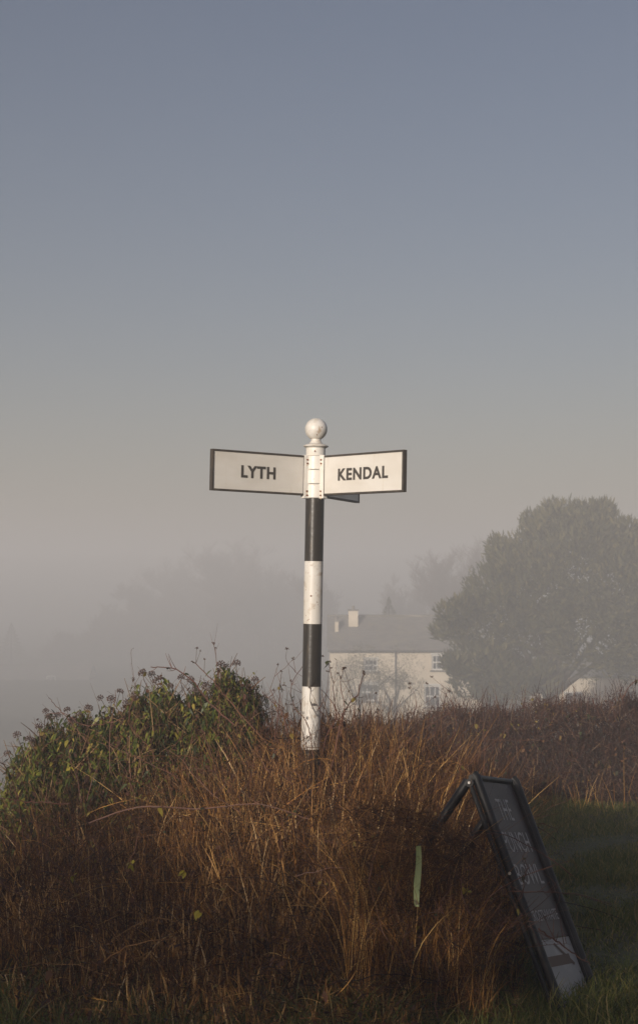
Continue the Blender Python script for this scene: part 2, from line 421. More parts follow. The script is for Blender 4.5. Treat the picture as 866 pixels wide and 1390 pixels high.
# ------------------------------------------------------------------ dead grass mass
TX = [-200,0,30,100,200,300,350,400,450,500,560,600,640,690,720,760,1100]
TY = [1160,1122,1096,1072,1050,1018,990,970,968,978,992,1010,1028,1080,1210,1330,1400]
def mass_h(x, y):
    px = CX+F*x/y
    ty = np.interp(px, TX, TY)
    ztop = CAMZ-(ty-795)/F*8.0
    hm = np.maximum(ztop, .04)
    hm = hm*np.where((px > 572) & (px < 690) & (y < 6.25), .5, 1.0)
    return hm*(.14+.86*sstep(5.1, 7.7, y))*(1-sstep(8.8, 10.2, y)*.35)
def scatter(n, ymin, ymax, pmin, pmax, p=1.0):
    y = ymin+(ymax-ymin)*rng.random(n)**p
    px = pmin+(pmax-pmin)*rng.random(n)
    x = (px-CX)/F*y
    return x, y, px
def rand_dir(n, spread, tilt=(0,0)):
    a = rng.random(n)*2*np.pi; s = np.abs(rng.normal(0, spread, n))
    d = np.stack([np.cos(a)*s+tilt[0], np.sin(a)*s+tilt[1], np.ones(n)], -1)
    return unit(d)
def clump(x, y, f=3.1):
    return .5+.5*np.sin(x*f+1.3*np.sin(y*2.1))*np.cos(y*f*.8+1.7*np.sin(x*1.9))

bulk = Bulk()
# tall straw blades
n = 21000
x, y, px = scatter(n, 5.25, 9.8, -60, 735, .9)
h = mass_h(x, y)*(.55+.5*rng.random(n))*(.8+.3*clump(x, y, 4))
keep = (h > .07) & (rng.random(n) < .12+1.3*clump(x*2, y*2, 3)); x, y, h = x[keep], y[keep], h[keep]; n = len(x)
d = rand_dir(n, .27); b = rng.normal(0, .20, (n, 3)); b[:, 2] = -np.abs(rng.normal(0, .10, n))
P = curve_pts(np.stack([x, y, gz(x, y)-.02], -1), d, h*1.06, b, 6)
wv = (.0016+.0042*rng.random(n)**2.2)[:, None]*np.array([1., 1, .95, .8, .55, .15])[None]
bulk.add(ribbons(P, wv, np.stack([rng.normal(1, .4, n), rng.normal(0, .6, n), rng.normal(0, .1, n)], -1)))
# leaning broken straws
n = 9000
x, y, px = scatter(n, 5.3, 9.3, -60, 725)
hh = mass_h(x, y); z0 = gz(x, y)+hh*rng.random(n)*.8
d = unit(np.stack([rng.normal(0, 1, n), rng.normal(0, .7, n), rng.normal(.35, .5, n)], -1))
L = .10+.22*rng.random(n); keep = hh > .12
b = rng.normal(0, .2, (n, 3)); b[:, 2] -= .2
P = curve_pts(np.stack([x, y, z0], -1), d, L*np.clip(hh/.5, .3, 1), b, 5)[keep]
wv = (.0016+.0036*rng.random(n)**2)[keep][:, None]*np.array([.8, 1, 1, .7, .2])[None]
bulk.add(ribbons(P, wv, rng.normal(0, 1, (len(P), 3))))
# thicket leaning over the back leg of the board
n = 1500
y = 5.62+.40*rng.random(n); px = 470+195*rng.random(n)+rng.normal(0, 6, n); x = (px-CX)/F*y
tt = np.interp(px, [460,500,540,575,600,625,650,668], [1080,1090,1085,1112,1122,1140,1200,1260])+rng.normal(0, 18, n)
h = CAMZ-(tt-795)/F*y-gz(x, y); h = np.maximum(h, .05)*(.35+.65*rng.random(n)**.6)
d = rand_dir(n, .20); b = rng.normal(0, .25, (n, 3)); b[:, 2] = -np.abs(rng.normal(.05, .12, n))
off = rng.random(n)*.55; P = curve_pts(np.stack([x, y, gz(x, y)+h*off], -1), d, h*(1-off), b, 6)
wv = (.0016+.0024*rng.random(n)**2)[:, None]*np.array([1., 1, .95, .8, .55, .15])[None]
bulk.add(ribbons(P, wv, rng.normal(0, 1, (n, 3))+np.array([1, 0, 0])))
pale = Bulk()
n = 6500
x, y, px = scatter(n, 5.35, 9.0, -60, 690)
hh = mass_h(x, y); keep = (hh > .12) & (rng.random(n) < .15+1.2*clump(x*2.3+1, y*2.3, 3)); x, y, hh = x[keep], y[keep], hh[keep]; n = len(x)
d = rand_dir(n, .22); z0 = gz(x, y)+hh*rng.random(n)*.45; h = (hh-(z0-gz(x, y)))*(.45+.62*rng.random(n))
b = rng.normal(0, .16, (n, 3)); b[:, 2] = -np.abs(rng.normal(0, .12, n))
P = curve_pts(np.stack([x, y, z0], -1), d, h, b, 7)
wv = (.0034+.0052*rng.random(n)**1.8)[:, None]*np.array([.8, 1, 1, .95, .8, .5, .1])[None]
kk = rng.random(n) < .4; cut = rng.integers(2, 5, n)
for i in np.nonzero(kk)[0]:
    c = cut[i]; seg = P[i, c:]-P[i, c]; Lr = np.linalg.norm(seg, axis=1, keepdims=True)
    nd = rng.normal(0, 1, 3)*np.array([1, .6, .5])+np.array([0, 0, -.25]); nd /= np.linalg.norm(nd); P[i, c:] = P[i, c]+Lr*nd
pale.add(ribbons(P, wv, np.stack([rng.normal(1, .3, n), rng.normal(0, .5, n), rng.normal(0, .1, n)], -1)))
pm_ = mat('pale_straw', (.4,.25,.12), .7, island=[(0,(.28,.125,.032)),(.5,(.50,.27,.085)),(.85,(.70,.44,.18)),(1,(.82,.61,.34))], transl=.15)
o = link('pale_straw', pale.mesh('pale_straw'), pm_); tag(o, 'broader pale straw blades standing through the rust brown dead grass', 'straw', kind='stuff')
# broad pale blades
n = 1500
x, y, px = scatter(n, 5.4, 8.8, -60, 700)
h = mass_h(x, y)*(.6+.5*rng.random(n)); keep = h > .12; x, y, h = x[keep], y[keep], h[keep]; n = len(x)
d = rand_dir(n, .28); b = rng.normal(0, .3, (n, 3)); b[:, 2] = -np.abs(rng.normal(.1, .2, n))
P = curve_pts(np.stack([x, y, gz(x, y)], -1), d, h, b, 8)
wv = (.003+.004*rng.random(n))[:, None]*np.array([.6,.9,1,1,.9,.7,.4,.1])[None]
bulk.add(ribbons(P, wv, np.stack([rng.normal(1, .3, n), rng.normal(0, .5, n), rng.normal(0, .1, n)], -1)))
o = link('dead_grass', bulk.mesh('dead_grass'), M['straw']); tag(o, 'tangle of rust brown and straw coloured dead grass round the foot of the signpost', 'dead grass', kind='stuff')

bulk = Bulk()
n = 19000      # fine rusty twiggy undergrowth
x, y, px = scatter(n, 5.3, 10, -60, 715)
hh = mass_h(x, y); z0 = gz(x, y)+hh*rng.random(n)**.9*.86
d = unit(np.stack([rng.normal(0, .75, n), rng.normal(0, .6, n), rng.normal(.4, .6, n)], -1))
L = (.05+.16*rng.random(n))*np.clip(hh/.5, .25, 1.1)
b = rng.normal(0, .35, (n, 3)); keep = hh > .07
P = curve_pts(np.stack([x, y, z0], -1), d, L, b, 4)[keep]
Rr = (.0007+.0020*rng.random(n)**2)[keep][:, None]*np.array([1, .9, .7, .3])[None]
bulk.add(tubes(P, Rr, 3))
n = 4200       # dark tangle over the back leg
y = 5.58+.45*rng.random(n); px = 480+180*rng.random(n); x = (px-CX)/F*y
tt = np.interp(px, [460,500,540,575,600,625,650,668], [1080,1090,1090,1105,1112,1130,1190,1250])
zt = CAMZ-(tt-795)/F*y; z0 = gz(x, y)+(zt-gz(x, y))*rng.random(n)**.8
d = unit(np.stack([rng.normal(0, .9, n), rng.normal(0, .6, n), rng.normal(.2, .6, n)], -1))
P = curve_pts(np.stack([x, y, z0], -1), d, .04+.14*rng.random(n), rng.normal(0, .4, (n, 3)), 5)
bulk.add(tubes(P, (.0005+.0014*rng.random(n)**2)[:, None]*np.array([1, .9, .8, .6, .3])[None], 3))
n = 5200       # upright dead herb stalks with side twigs
x, y, px = scatter(n, 5.6, 9.4, -60, 690)
hh = mass_h(x, y)*(.7+.42*rng.random(n)); keep = hh > .15; x, y, hh = x[keep], y[keep], hh[keep]; n = len(x)
d = rand_dir(n, .17); b = rng.normal(0, .12, (n, 3)); b[:, 2] = 0
P = curve_pts(np.stack([x, y, gz(x, y)], -1), d, hh*1.03, b, 6)
r = (.0010+.0014*rng.random(n)**2)
bulk.add(tubes(P, r[:, None]*np.array([1.2, 1.1, 1, .8, .6, .3])[None], 4))
for kk in (2, 3, 4, 4):
    i = rng.random(n) < .55; m_ = i.sum()
    d2 = unit(np.stack([rng.normal(0, .8, m_), rng.normal(0, .6, m_), .7+.4*rng.random(m_)], -1))
    P2 = curve_pts(P[i, kk], d2, .03+.10*rng.random(m_), rng.normal(0, .2, (m_, 3)), 4)
    bulk.add(tubes(P2, (r[i]*.6)[:, None]*np.array([1, .8, .6, .3])[None], 3))
n = 420        # long wandering canes through the mass
x, y, px = scatter(n, 5.5, 9.2, -60, 690); hh = mass_h(x, y); keep = hh > .2; x, y, hh = x[keep], y[keep], hh[keep]; n = len(x)
d = unit(np.stack([rng.normal(0, 1, n), rng.normal(0, .5, n), .45+.5*rng.random(n)], -1)); L = .25+.45*rng.random(n)
P = curve_pts(np.stack([x, y, gz(x, y)+hh*rng.random(n)*.75], -1), d, L, np.stack([rng.normal(0, .25, n), rng.normal(0, .2, n), -.35-.4*rng.random(n)], -1), 9)
P += rng.normal(0, .004, P.shape); bulk.add(tubes(P, (.0016+.0020*rng.random(n))[:, None]*np.linspace(1, .45, 9)[None], 5))
o = link('dead_stalks', bulk.mesh('dead_stalks'), M['rusty']); tag(o, 'fine reddish brown dead herb stalks and twigs mixed through the grass', 'dead stalks', kind='stuff')

# ------------------------------------------------------------------ leaves helper
def leaves(pos, d, L, Wd, droop=.25, K=4, prof=(.12, 1, .75, .05)):
    n = len(pos); b = np.zeros((n, 3)); b[:, 2] = -droop*(.5+rng.random(n))
    P = curve_pts(pos, d, L, b, K)
    side = np.cross(d, np.array([0, 0, 1.])[None]+rng.normal(0, .5, (n, 3)))
    return ribbons(P, Wd[:, None]*np.array(prof)[None], side)

bulk = Bulk(); n = 7000
x, y, px = scatter(n, 5.3, 9.2, -60, 700); hh = mass_h(x, y); keep = (hh > .1) & (rng.random(n) < .1+1.3*clump(x*1.7+2, y*1.7, 3)); x, y, hh = x[keep], y[keep], hh[keep]; n = len(x)
L = .012+.026*rng.random(n); bulk.add(leaves(np.stack([x, y, gz(x, y)+hh*rng.random(n)**.8*.95], -1), unit(rng.normal(0, 1, (n, 3))), L, L*(.35+.5*rng.random(n)), .4))
o = link('dead_leaves', bulk.mesh('dead_leaves'), M['deadleaf']); tag(o, 'curled brown dead leaves caught all through the verge tangle', 'dead leaves', kind='stuff')

# ------------------------------------------------------------------ ivy bush
YB = 8.3
IX = [4,12,25,40,60,80,110,140,170,190,205,220,240,262,285,300,320,335,348,362,385,405]
IY = [1115,1065,1025,1004,984,976,972,966,955,937,925,926,938,935,925,908,905,918,940,968,1000,1040]
bush = empty('ivy_bush', (at(190, 1000, YB).x, YB, float(gz(-1, YB))), 'dark green ivy bush with round berry heads left of the signpost', 'shrub')
bo = np.array(bush.location)
def ivy_top(px): return np.interp(px, IX, IY)
n = 25000
px = 4+400*rng.random(n); px = np.where(px > 350, np.where(rng.random(n) < .55, px-rng.random(n)*300, px), px); yy = YB+rng.normal(0, .33, n)
ztop = CAMZ-(ivy_top(px)+7+9*np.sin(px*.16)+7*np.sin(px*.5)+rng.normal(0,5,n)-795)/F*YB
ztop = ztop - .22*np.abs(yy-YB)**1.5/.33
zb_ = gz(-1, YB)+.1
u = rng.random(n); u = 1-u**1.9*0.95
z = zb_+(ztop-zb_)*(u)
keep = z > .18
px, yy, z = px[keep], yy[keep], z[keep]; n = len(px)
shrink = np.clip((ztop[keep]-z)/.5, 0, 1)
x = (px-CX)/F*YB
pos = np.stack([x, yy, z], -1)+rng.normal(0, .015, (n, 3))
az = rng.random(n)*2*np.pi
d = unit(np.stack([np.cos(az), np.sin(az)-.35, rng.normal(-.35, .45, n)], -1))
L = .016+.034*rng.random(n)**1.4
bulk = Bulk(); bulk.add(leaves(pos-bo, d, L, L*(.24+.22*rng.random(n)), .7))
link('foliage', bulk.mesh('ivy_foliage'), M['ivy'], bush)
# brown dead leaves & stems in the ivy
bulk = Bulk(); n = 9000
i = rng.integers(0, len(pos), n)
d = unit(np.stack([rng.normal(0, .45, n), rng.normal(0, .4, n), .3+rng.random(n)], -1))
P = curve_pts(pos[i]-bo-np.array([0, 0, .10]), d, .06+.12*rng.random(n), rng.normal(0, .25, (n, 3)), 5)
bulk.add(tubes(P, (.0009+.0026*rng.random(n)**2.5)[:, None]*np.array([1.1, 1, .9, .7, .4])[None], 4))
link('stems', bulk.mesh('ivy_stems'), M['ivystem'], bush)
bulk = Bulk(); n = 3000; i = rng.integers(0, len(pos), n)
d = unit(rng.normal(0, 1, (n, 3))); L = .018+.022*rng.random(n)
bulk.add(leaves(pos[i]-bo+np.array([0, -.02, .0]), d, L, L*.6, .3)); link('withered_leaves', bulk.mesh('ivy_withered'), M['deadleaf'], bush)
# berry heads
def berry_mesh():
    mb = MB(); N = 34
    for k in range(N):
        zz = 1-2*(k+.5)/N
        if zz < -.55: continue
        a = k*2.39996; r = math.sqrt(1-zz*zz); c = Vector((r*math.cos(a), r*math.sin(a), zz))*.0145*random.uniform(.9, 1.06)
        mb.tube([Vector((0,0,0)), c*.8], .0005, 3)
        s_ = .0028; b0 = len(mb.v)
        pr = [(.0005, -s_), (s_*.85, -s_*.5), (s_*.95, s_*.25), (s_*.5, s_*.85), (.0004, s_)]
        mb.lathe(pr, 6)
        for q in range(b0, len(mb.v)): mb.v[q] = mb.v[q]+c
    mb.tube([Vector((0,0,0)), Vector((.002,0,-.03)), Vector((0,.004,-.08))], [.0010,.0012,.0014], 5)
    me = bpy.data.meshes.new('berry_cluster'); me.from_pydata([tuple(v) for v in mb.v], [], mb.f); me.update(); me.materials.append(M['berry'])
    return me
bme = berry_mesh()
BP = [(23,1001),(10,1026),(38,1006),(62,969),(53,990),(68,977),(78,974),(91,967),(107,974),(136,951),(151,953),(163,942),(183,953),(193,917),(206,919),(214,926),(246,923),(259,926),(279,934),(300,905),(307,908),(321,904),(346,926),(339,937),(44,1010),(172,958),(231,935),(290,936),(120,965),(330,950),(265,941),(150,968),(98,982)]
for i, (bx_, by_) in enumerate(BP):
    p = at(bx_, by_-3, YB-.15+random.uniform(-.2, .12))
    o = bpy.data.objects.new('berry_cluster', bme); col.objects.link(o); o.parent = bush
    o.location = Vector(p)-bush.location; s_ = random.uniform(1.1, 1.6); o.scale = (s_*random.uniform(.9,1.15), s_, s_*random.uniform(.8,1))
    o.rotation_euler = (random.uniform(-.5, .5), random.uniform(-.5, .5), random.uniform(0, 6))

# ------------------------------------------------------------------ single canes and stalks placed from the photo
def smooth_path(pts, K):
    pts = [Vector(p) for p in pts]; out = []
    n = len(pts)
    for k in range(K):
        t = k/(K-1)*(n-1); i = min(int(t), n-2); f = t-i
        p0 = pts[max(i-1, 0)]; p1 = pts[i]; p2 = pts[i+1]; p3 = pts[min(i+2, n-1)]
        out.append(.5*((2*p1)+(p2-p0)*f+(2*p0-5*p1+4*p2-p3)*f*f+(3*p1-p0-3*p2+p3)*f*f*f))
    return out
def cane(pxpts, Y0, Y1, r0_, r1_, thing_name, label, cat, twigs=6, heads=None, leafy=0, parent=None, group=None, stem='stem'):
    n = len(pxpts)
    w = [at(a, b, Y0+(Y1-Y0)*i/(n-1)) for i, (a, b) in enumerate(pxpts)]
    path = smooth_path(w, 22)
    path = [p+Vector((random.gauss(0, .0018), random.gauss(0, .003), random.gauss(0, .0018))) for p in path]
    if parent is None:
        g = Vector((path[0].x, path[0].y, path[0].z)); e = empty(thing_name, g, label, cat, group)
    else: e = parent; g = parent.location
    mb = MB(); K = len(path)
    rad = [r0_+(r1_-r0_)*i/(K-1) for i in range(K)]
    mb.tube([p-g for p in path], rad, 7)
    tips = []
    for k in range(twigs):
        i = random.randint(4, K-3); t = (path[i+1]-path[i-1]).normalized()
        s_ = Vector((random.gauss(0, 1), random.gauss(0, .6), random.gauss(.6, .7))).normalized()
        dd = (t*.5+s_).normalized(); Lt = random.uniform(.03, .09)
        q = [path[i]-g+dd*Lt*u_+Vector((0,0,1))*(Lt*.3*u_*u_) for u_ in (0,.33,.66,1)]
        mb.tube(q, [rad[i]*.6, rad[i]*.5, rad[i]*.4, rad[i]*.25], 5); tips.append(q[-1])
    for i in range(3, K-2):           # thorns
        if r0_ > .0022 and random.random() < .8:
            s_ = Vector((random.gauss(0,1), random.gauss(0,1), random.gauss(0,1))).normalized()
            mb.tube([path[i]-g, path[i]-g+s_*(rad[i]+.005)], [.0011, .0002], 3)
    mb.build(stem, M['cane'], e, smooth=True)
    if leafy:
        ps = []; ds = []
        for k in range(leafy):
            p = random.choice(tips+[q-g for q in path[6:]]); ps.append(list(p)); ds.append([random.gauss(0,1), random.gauss(0,1), random.gauss(-.2,.6)])
        ps = np.array(ps); ds = unit(np.array(ds)); L = .018+.022*rng.random(len(ps))
        bk = Bulk(); bk.add(leaves(ps, ds, L, L*.65, .4)); link('leaves', bk.mesh('cane_leaves'), M['darkleaf'], e)
    for (hx, hy, hs) in (heads or []):
        i = min(range(K), key=lambda k: abs(at(hx, hy, path[k].y).x-path[k].x)*1+abs(at(hx, hy, path[k].y).z-path[k].z))
        c = at(hx, hy, path[i].y)-g
        hb = MB()
        if (c-(path[i]-g)).length > .008: hb.tube([path[i]-g, (path[i]-g).lerp(c, .5)+Vector((0,0,-.003)), c], [.0012, .001, .0009], 5)
        for k in range(11):
            s_ = Vector((random.gauss(0,1), random.gauss(0,1), random.gauss(.3,.8))).normalized()*hs*random.uniform(.4, 1)
            hb.tube([c, c+s_*.6], .0005, 3)
            hb.tube([c+s_*.55, c+s_*.8, c+s_], [hs*.05, hs*.22, hs*.07], 5)
        hb.build('seed_head', M['seed'], e)
    return e
cane([(392,1040),(340,985),(308,948),(290,925),(262,898)], 7.9, 7.7, .0042, .0020, 'dead_stalk', 'thick pale dead stalk leaning left out of the ivy with three dark seed heads', 'stalk', 5, [(262,899,.012),(267,880,.010),(272,884,.008),(278,895,.009)])
cane([(298,1010),(297,960),(296,920),(291,880),(289,872)], 7.8, 7.8, .0022, .0011, 'dead_stalk', 'thin upright dead stalk topped by a dark seed cluster above the ivy', 'stalk', 4, [(290,874,.013),(293,880,.009)])
cane([(318,985),(285,955),(262,925),(235,908),(205,906)], 7.7, 7.75, .0045, .0022, 'bramble_cane', 'thick bramble cane arching to the left over the top of the ivy', 'bramble', 8, leafy=6)
cane([(200,1030),(190,975),(184,935),(178,888),(181,880)], 8.1, 8.1, .0014, .0007, 'dry_stem', 'single thin dry stem standing straight up above the middle of the ivy', 'stem', 1)
cane([(120,1010),(100,985),(85,968),(73,955),(66,948)], 8.1, 8.0, .0028, .0012, 'bramble_cane', 'dark crooked twig poking left from the low end of the ivy', 'bramble', 5)
cane([(170,975),(142,983),(112,984),(86,968),(60,972)], 7.9, 7.9, .0030, .0014, 'bramble_cane', 'dark bramble cane lying along the top of the ivy', 'bramble', 7, leafy=8)
cane([(36,1160),(28,1110),(22,1075),(6,1040),(-8,1030)], 7.2, 7.1, .0035, .0016, 'bramble_cane', 'dark forked bramble cane at the far left edge beside the ivy', 'bramble', 12, leafy=10)
cane([(95,1092),(60,1090),(30,1088),(5,1084),(-20,1080)], 7.0, 7.0, .0028, .0018, 'bramble_cane', 'dark horizontal bramble cane crossing the left edge below the ivy', 'bramble', 6, leafy=4)
for a in ([(110,1090),(105,1060),(98,1040),(94,1025)], [(118,1088),(124,1062),(132,1042),(136,1030)], [(185,1092),(178,1066),(170,1045),(160,1030)], [(178,1060),(176,1040),(172,1020)], [(150,1050),(149,1000),(155,960),(157,945)]):
    cane(a+[(a[-1][0]+random.randint(-3,3), a[-1][1]-8)], 7.5, 7.6, .0022, .0010, 'dry_stem', 'pale dry forked stem standing in front of the ivy', 'stem', 3, group='dry stems in front of the ivy')

def bramble(name, label, cx, cy, n, spread, hgt, Y, heads, nleaf=30):
    """a bramble / dog rose bush from several zig-zag branching canes"""
    g = at(cx, cy, Y); g.z = float(gz(g.x, Y)); e = empty(name, g, label, 'bramble')
    mb = MB(); tips = []; nodes = []
    def grow(p, d, L, r, lev):
        K = 6; pts = [p]; dd = d.copy()
        for k in range(K):
            dd = (dd+Vector((random.gauss(0,.22), random.gauss(0,.18), random.gauss(.02,.12)))).normalized()
            p = p+dd*L/K; pts.append(p); nodes.append(p)
            if lev < 2 and k > 0 and random.random() < .62:
                s_ = Vector((random.choice((-1,1))*random.uniform(.4,1.1), random.gauss(0,.6), random.uniform(.1,.9)))
                grow(p, (dd*.6+s_).normalized(), L*random.uniform(.3,.5), r*.6, lev+1)
        mb.tube(pts, [r*(1-.7*i/K) for i in range(K+1)], 5); tips.append(p)
    for k in range(n):
        px_ = cx+random.uniform(-1,1)*spread*.7
        p = at(px_, cy, Y+random.uniform(-.3,.3)); p.z = float(gz(p.x, p.y))
        tgt = at(px_+random.gauss(0,1)*spread*.5, cy-random.uniform(.2,1)*hgt, Y+random.uniform(-.3,.3))
        d_ = tgt-p; grow(p-g, d_.normalized(), d_.length, .0046*random.uniform(.55,1.1), 0)
    zt_ = at(cx, cy-hgt, Y).z-g.z; zm_ = max(v.z for v in mb.v); kz = zt_/zm_
    for i_ in range(len(mb.v)): mb.v[i_].z *= kz
    nodes = [Vector((q.x, q.y, q.z*kz)) for q in nodes]; tips = [Vector((q.x, q.y, q.z*kz)) for q in tips]
    mb.build('canes', M['cane'], e, smooth=True)
    if nleaf:
        ps = np.array([list(random.choice(nodes+tips)) for _ in range(nleaf)])+rng.normal(0,.006,(nleaf,3))
        ds = unit(rng.normal(0,1,(nleaf,3))); L = .010+.014*rng.random(nleaf)
        bk = Bulk(); bk.add(leaves(ps, ds, L, L*.6, .4)); link('leaves', bk.mesh('bramble_leaves'), M['darkleaf'], e)
    top_t = sorted([t for t in tips], key=lambda t: -t.z)[:heads]
    for t in top_t:
        hb = MB()
        for k in range(15):
            s_ = Vector((random.gauss(0,1), random.gauss(0,1), random.gauss(.3,.7))).normalized()*random.uniform(.005,.012)
            hb.tube([t, t+s_*.7], .0006, 3); hb.tube([t+s_*.6, t+s_*.85, t+s_*1.1], [.0005,.0019,.0005], 5)
        hb.build('seed_head', M['seed'], e)
    return e
cane([(428,1100),(440,1010),(455,975),(452,930),(446,897)], 7.35, 7.3, .0030, .0013, 'bramble_cane', 'reddish bramble cane just right of the pole reaching to its lowest black band', 'bramble', 6, [(447,899,.012),(450,907,.009)], 4)
cane([(448,1050),(462,985),(466,968),(478,950),(485,945)], 7.3, 7.3, .0042, .0022, 'bramble_cane', 'thick crooked bramble cane right of the pole', 'bramble', 8, [(459,914,.010),(467,908,.014),(494,913,.013)], 5)
cane([(462,1000),(468,960),(462,930),(466,910)], 7.3, 7.3, .0022, .0011, 'bramble_cane', 'thin curved twig with a dark seed head right of the pole', 'bramble', 5, [(467,908,.014),(462,920,.009)], 3)
cane([(478,985),(484,950),(490,925),(494,915)], 7.3, 7.3, .0018, .0010, 'bramble_cane', 'slim twig leaning right with one dark seed head above the pale house wall', 'bramble', 3, [(494,914,.013)], 0)
cane([(410,905),(395,932),(400,960),(418,985),(425,1030)], 7.3, 7.25, .0016, .0022, 'bramble_cane', 'arched bramble cane crossing the lowest white band of the pole', 'bramble', 7, None, 4)
cane([(372,1010),(378,965),(380,935),(382,915)], 7.6, 7.6, .0030, .0012, 'dead_stalk', 'pale straight dead stalk with small buds left of the pole', 'stalk', 4, [(382,912,.011)])
cane([(356,940),(372,955),(385,975),(392,1010)], 7.6, 7.5, .0016, .0028, 'bramble_cane', 'dark crooked cane between the ivy and the pole', 'bramble', 7, None, 5)
bramble('bramble_bush', 'sparse bramble bush behind the right side of the pole', 474, 1060, 32, 48, 178, 7.6, 26, 60)
bramble('bramble_bush', 'tangled bramble bush with dark dried fruit between the pole and the right hedge', 540, 1060, 38, 62, 134, 7.8, 26, 90)
bramble('bramble_bush', 'thin bramble bush filling the gap between ivy and pole', 380, 1060, 26, 36, 158, 7.7, 10, 70)
bramble('bramble_bush', 'low bramble bush hanging over the back leg of the folding board', 580, 1120, 24, 40, 40, 5.85, 0, 160)
bramble('bramble_bush', 'bramble patch low in the dead grass at the left', 150, 1130, 16, 130, 60, 6.9, 0, 120)
# arching canes in front
cane([(520,1300),(600,1180),(655,1132),(720,1150),(775,1188)], 5.9, 6.0, .0018, .0014, 'bramble_cane', 'long reddish cane arching over the board towards the field', 'bramble', 1)
cane([(625,1120),(665,1165),(700,1215),(735,1290)], 5.85, 5.9, .0020, .0012, 'bramble_cane', 'curved cane lying across the face of the board', 'bramble', 1)
cane([(690,1210),(735,1212),(780,1214),(830,1228)], 5.8, 5.9, .0024, .0012, 'bramble_cane', 'dark cane stretching right from the lower board edge over the grass', 'bramble', 4, leafy=3)
cane([(730,1262),(755,1278),(780,1296),(800,1310)], 5.75, 5.8, .0036, .0020, 'bramble_cane', 'short dark cane crossing the white sheet at the board foot', 'bramble', 5)
cane([(560,1210),(590,1110),(625,1045),(610,1020)], 6.1, 6.2, .0022, .0011, 'bramble_cane', 'dark cane rising over the hinge of the board', 'bramble', 4, leafy=4)
cane([(640,1300),(648,1240),(632,1180),(600,1165)], 5.8, 5.9, .0020, .0012, 'bramble_cane', 'cane curving under the folding board', 'bramble', 4, leafy=3)
cane([(530,1025),(560,1000),(600,975),(624,955)], 7.3, 7.4, .0015, .0008, 'dry_stem', 'long pale grass stem slanting up to the right in front of the hedge', 'stem', 0)
cane([(600,1030),(645,1008),(690,1005),(742,1006)], 7.4, 7.5, .0012, .0006, 'dry_stem', 'long pale stem bending over flat to the right before the hedge', 'stem', 0)
cane([(655,1060),(658,1030),(656,990),(657,962)], 7.6, 7.6, .0016, .0008, 'dry_stem', 'thin upright stem between the board and the hedge', 'stem', 1)
cane([(845,950),(852,935),(862,925),(880,918)], 9.0, 9.0, .0028, .0016, 'bramble_cane', 'dark cane with a green leaf at the right edge above the hedge', 'bramble', 2, leafy=6)
cane([(120,1118),(190,1096),(270,1098),(350,1092),(420,1112)], 6.6, 6.5, .0032, .0022, 'bramble_cane', 'long dark cane lying level across the dead grass', 'bramble', 9, leafy=8)
cane([(400,1190),(470,1178),(540,1196),(600,1215)], 6.2, 6.1, .0024, .0016, 'bramble_cane', 'dark cane lying low in the shaded dead grass', 'bramble', 6, leafy=6)
# a few yellow leaves low in the grass
bk = Bulk(); ps = []; ds = []
for (a, b, Y) in ((100,1190,6.2),(178,1173,6.2),(250,1185,6.1),(630,1206,6.0),(545,1188,6.1),(95,1040,7.6),(268,1240,5.9)):
    for k in range(4): ps.append(list(at(a+random.uniform(-3,3), b+random.uniform(-3,3), Y-.3))); ds.append([random.gauss(0,1), random.gauss(-.3,.5), random.gauss(0,.6)])
ps = np.array(ps); L = .016+.012*rng.random(len(ps)); bk.add(leaves(ps, unit(np.array(ds)), L, L*.8, .3))
yl = mat('yellow_leaf', (.34,.28,.03), .6, transl=.3)
o = link('yellow_leaves', bk.mesh('yellow_leaves'), yl); tag(o, 'scattered small yellow leaves caught in the dead grass', 'leaves', kind='stuff')

# ------------------------------------------------------------------ right hedge
YH = 13.2
HX = [430,500,560,600,650,700,760,820,866,1000,1400]
HY = [985,975,968,962,958,956,950,946,944,946,950]
hx0 = at(420, 1000, YH).x; hx1 = at(1250, 1000, YH).x
hedge = empty('hedge', (2.0, YH, float(gz(2.0, YH))), 'low reddish brown winter hedge crossing the right side behind the board', 'hedge')
ho = np.array(hedge.location)
def hpoints(n, pw=1.0):
    yy = YH+.55*(rng.random(n)*2-1); px = 420+830*rng.random(n)
    x = (px-CX)/F*YH
    zt = CAMZ-(np.interp(px, HX, HY)+4*np.sin(px*.11)+4*np.sin(px*.047+1)-795)/F*YH
    z0 = gz(x, yy); z = z0+(zt-z0)*(rng.random(n)**pw)*.97
    return x, yy, z, zt
bulk = Bulk(); n = 46000
x, yy, z, zt = hpoints(n, .8)
d = unit(np.stack([rng.normal(0,.5,n), rng.normal(0,.5,n), rng.normal(.7,.5,n)], -1)); L = .06+.14*rng.random(n)
P = curve_pts(np.stack([x, yy, z], -1)-ho-d*L[:, None]*.8, d, L, rng.normal(0,.25,(n,3)), 4)
bulk.add(tubes(P, (.0010+.0022*rng.random(n)**2)[:, None]*np.array([1,.9,.7,.35])[None], 3))
n = 1500; x, yy, z, zt = hpoints(n)
d = rand_dir(n, .3); L = .10+.16*rng.random(n); z = zt-.12
P = curve_pts(np.stack([x, yy, z], -1)-ho, d, L, rng.normal(0,.2,(n,3)), 5)
bulk.add(tubes(P, (.0012+.0018*rng.random(n))[:, None]*np.array([1,.9,.8,.6,.35])[None], 3))
hstem = mat('hedge_twigs', (.1,.05,.04), .85, island=[(0,(.028,.014,.012)),(.55,(.075,.032,.022)),(.88,(.15,.07,.045)),(1,(.30,.20,.12))])
link('twigs', bulk.mesh('hedge_twigs'), hstem, hedge)
bulk = Bulk(); n = 16000; x, yy, z, zt = hpoints(n, .75)
L = .014+.024*rng.random(n); d = unit(rng.normal(0,1,(n,3)))
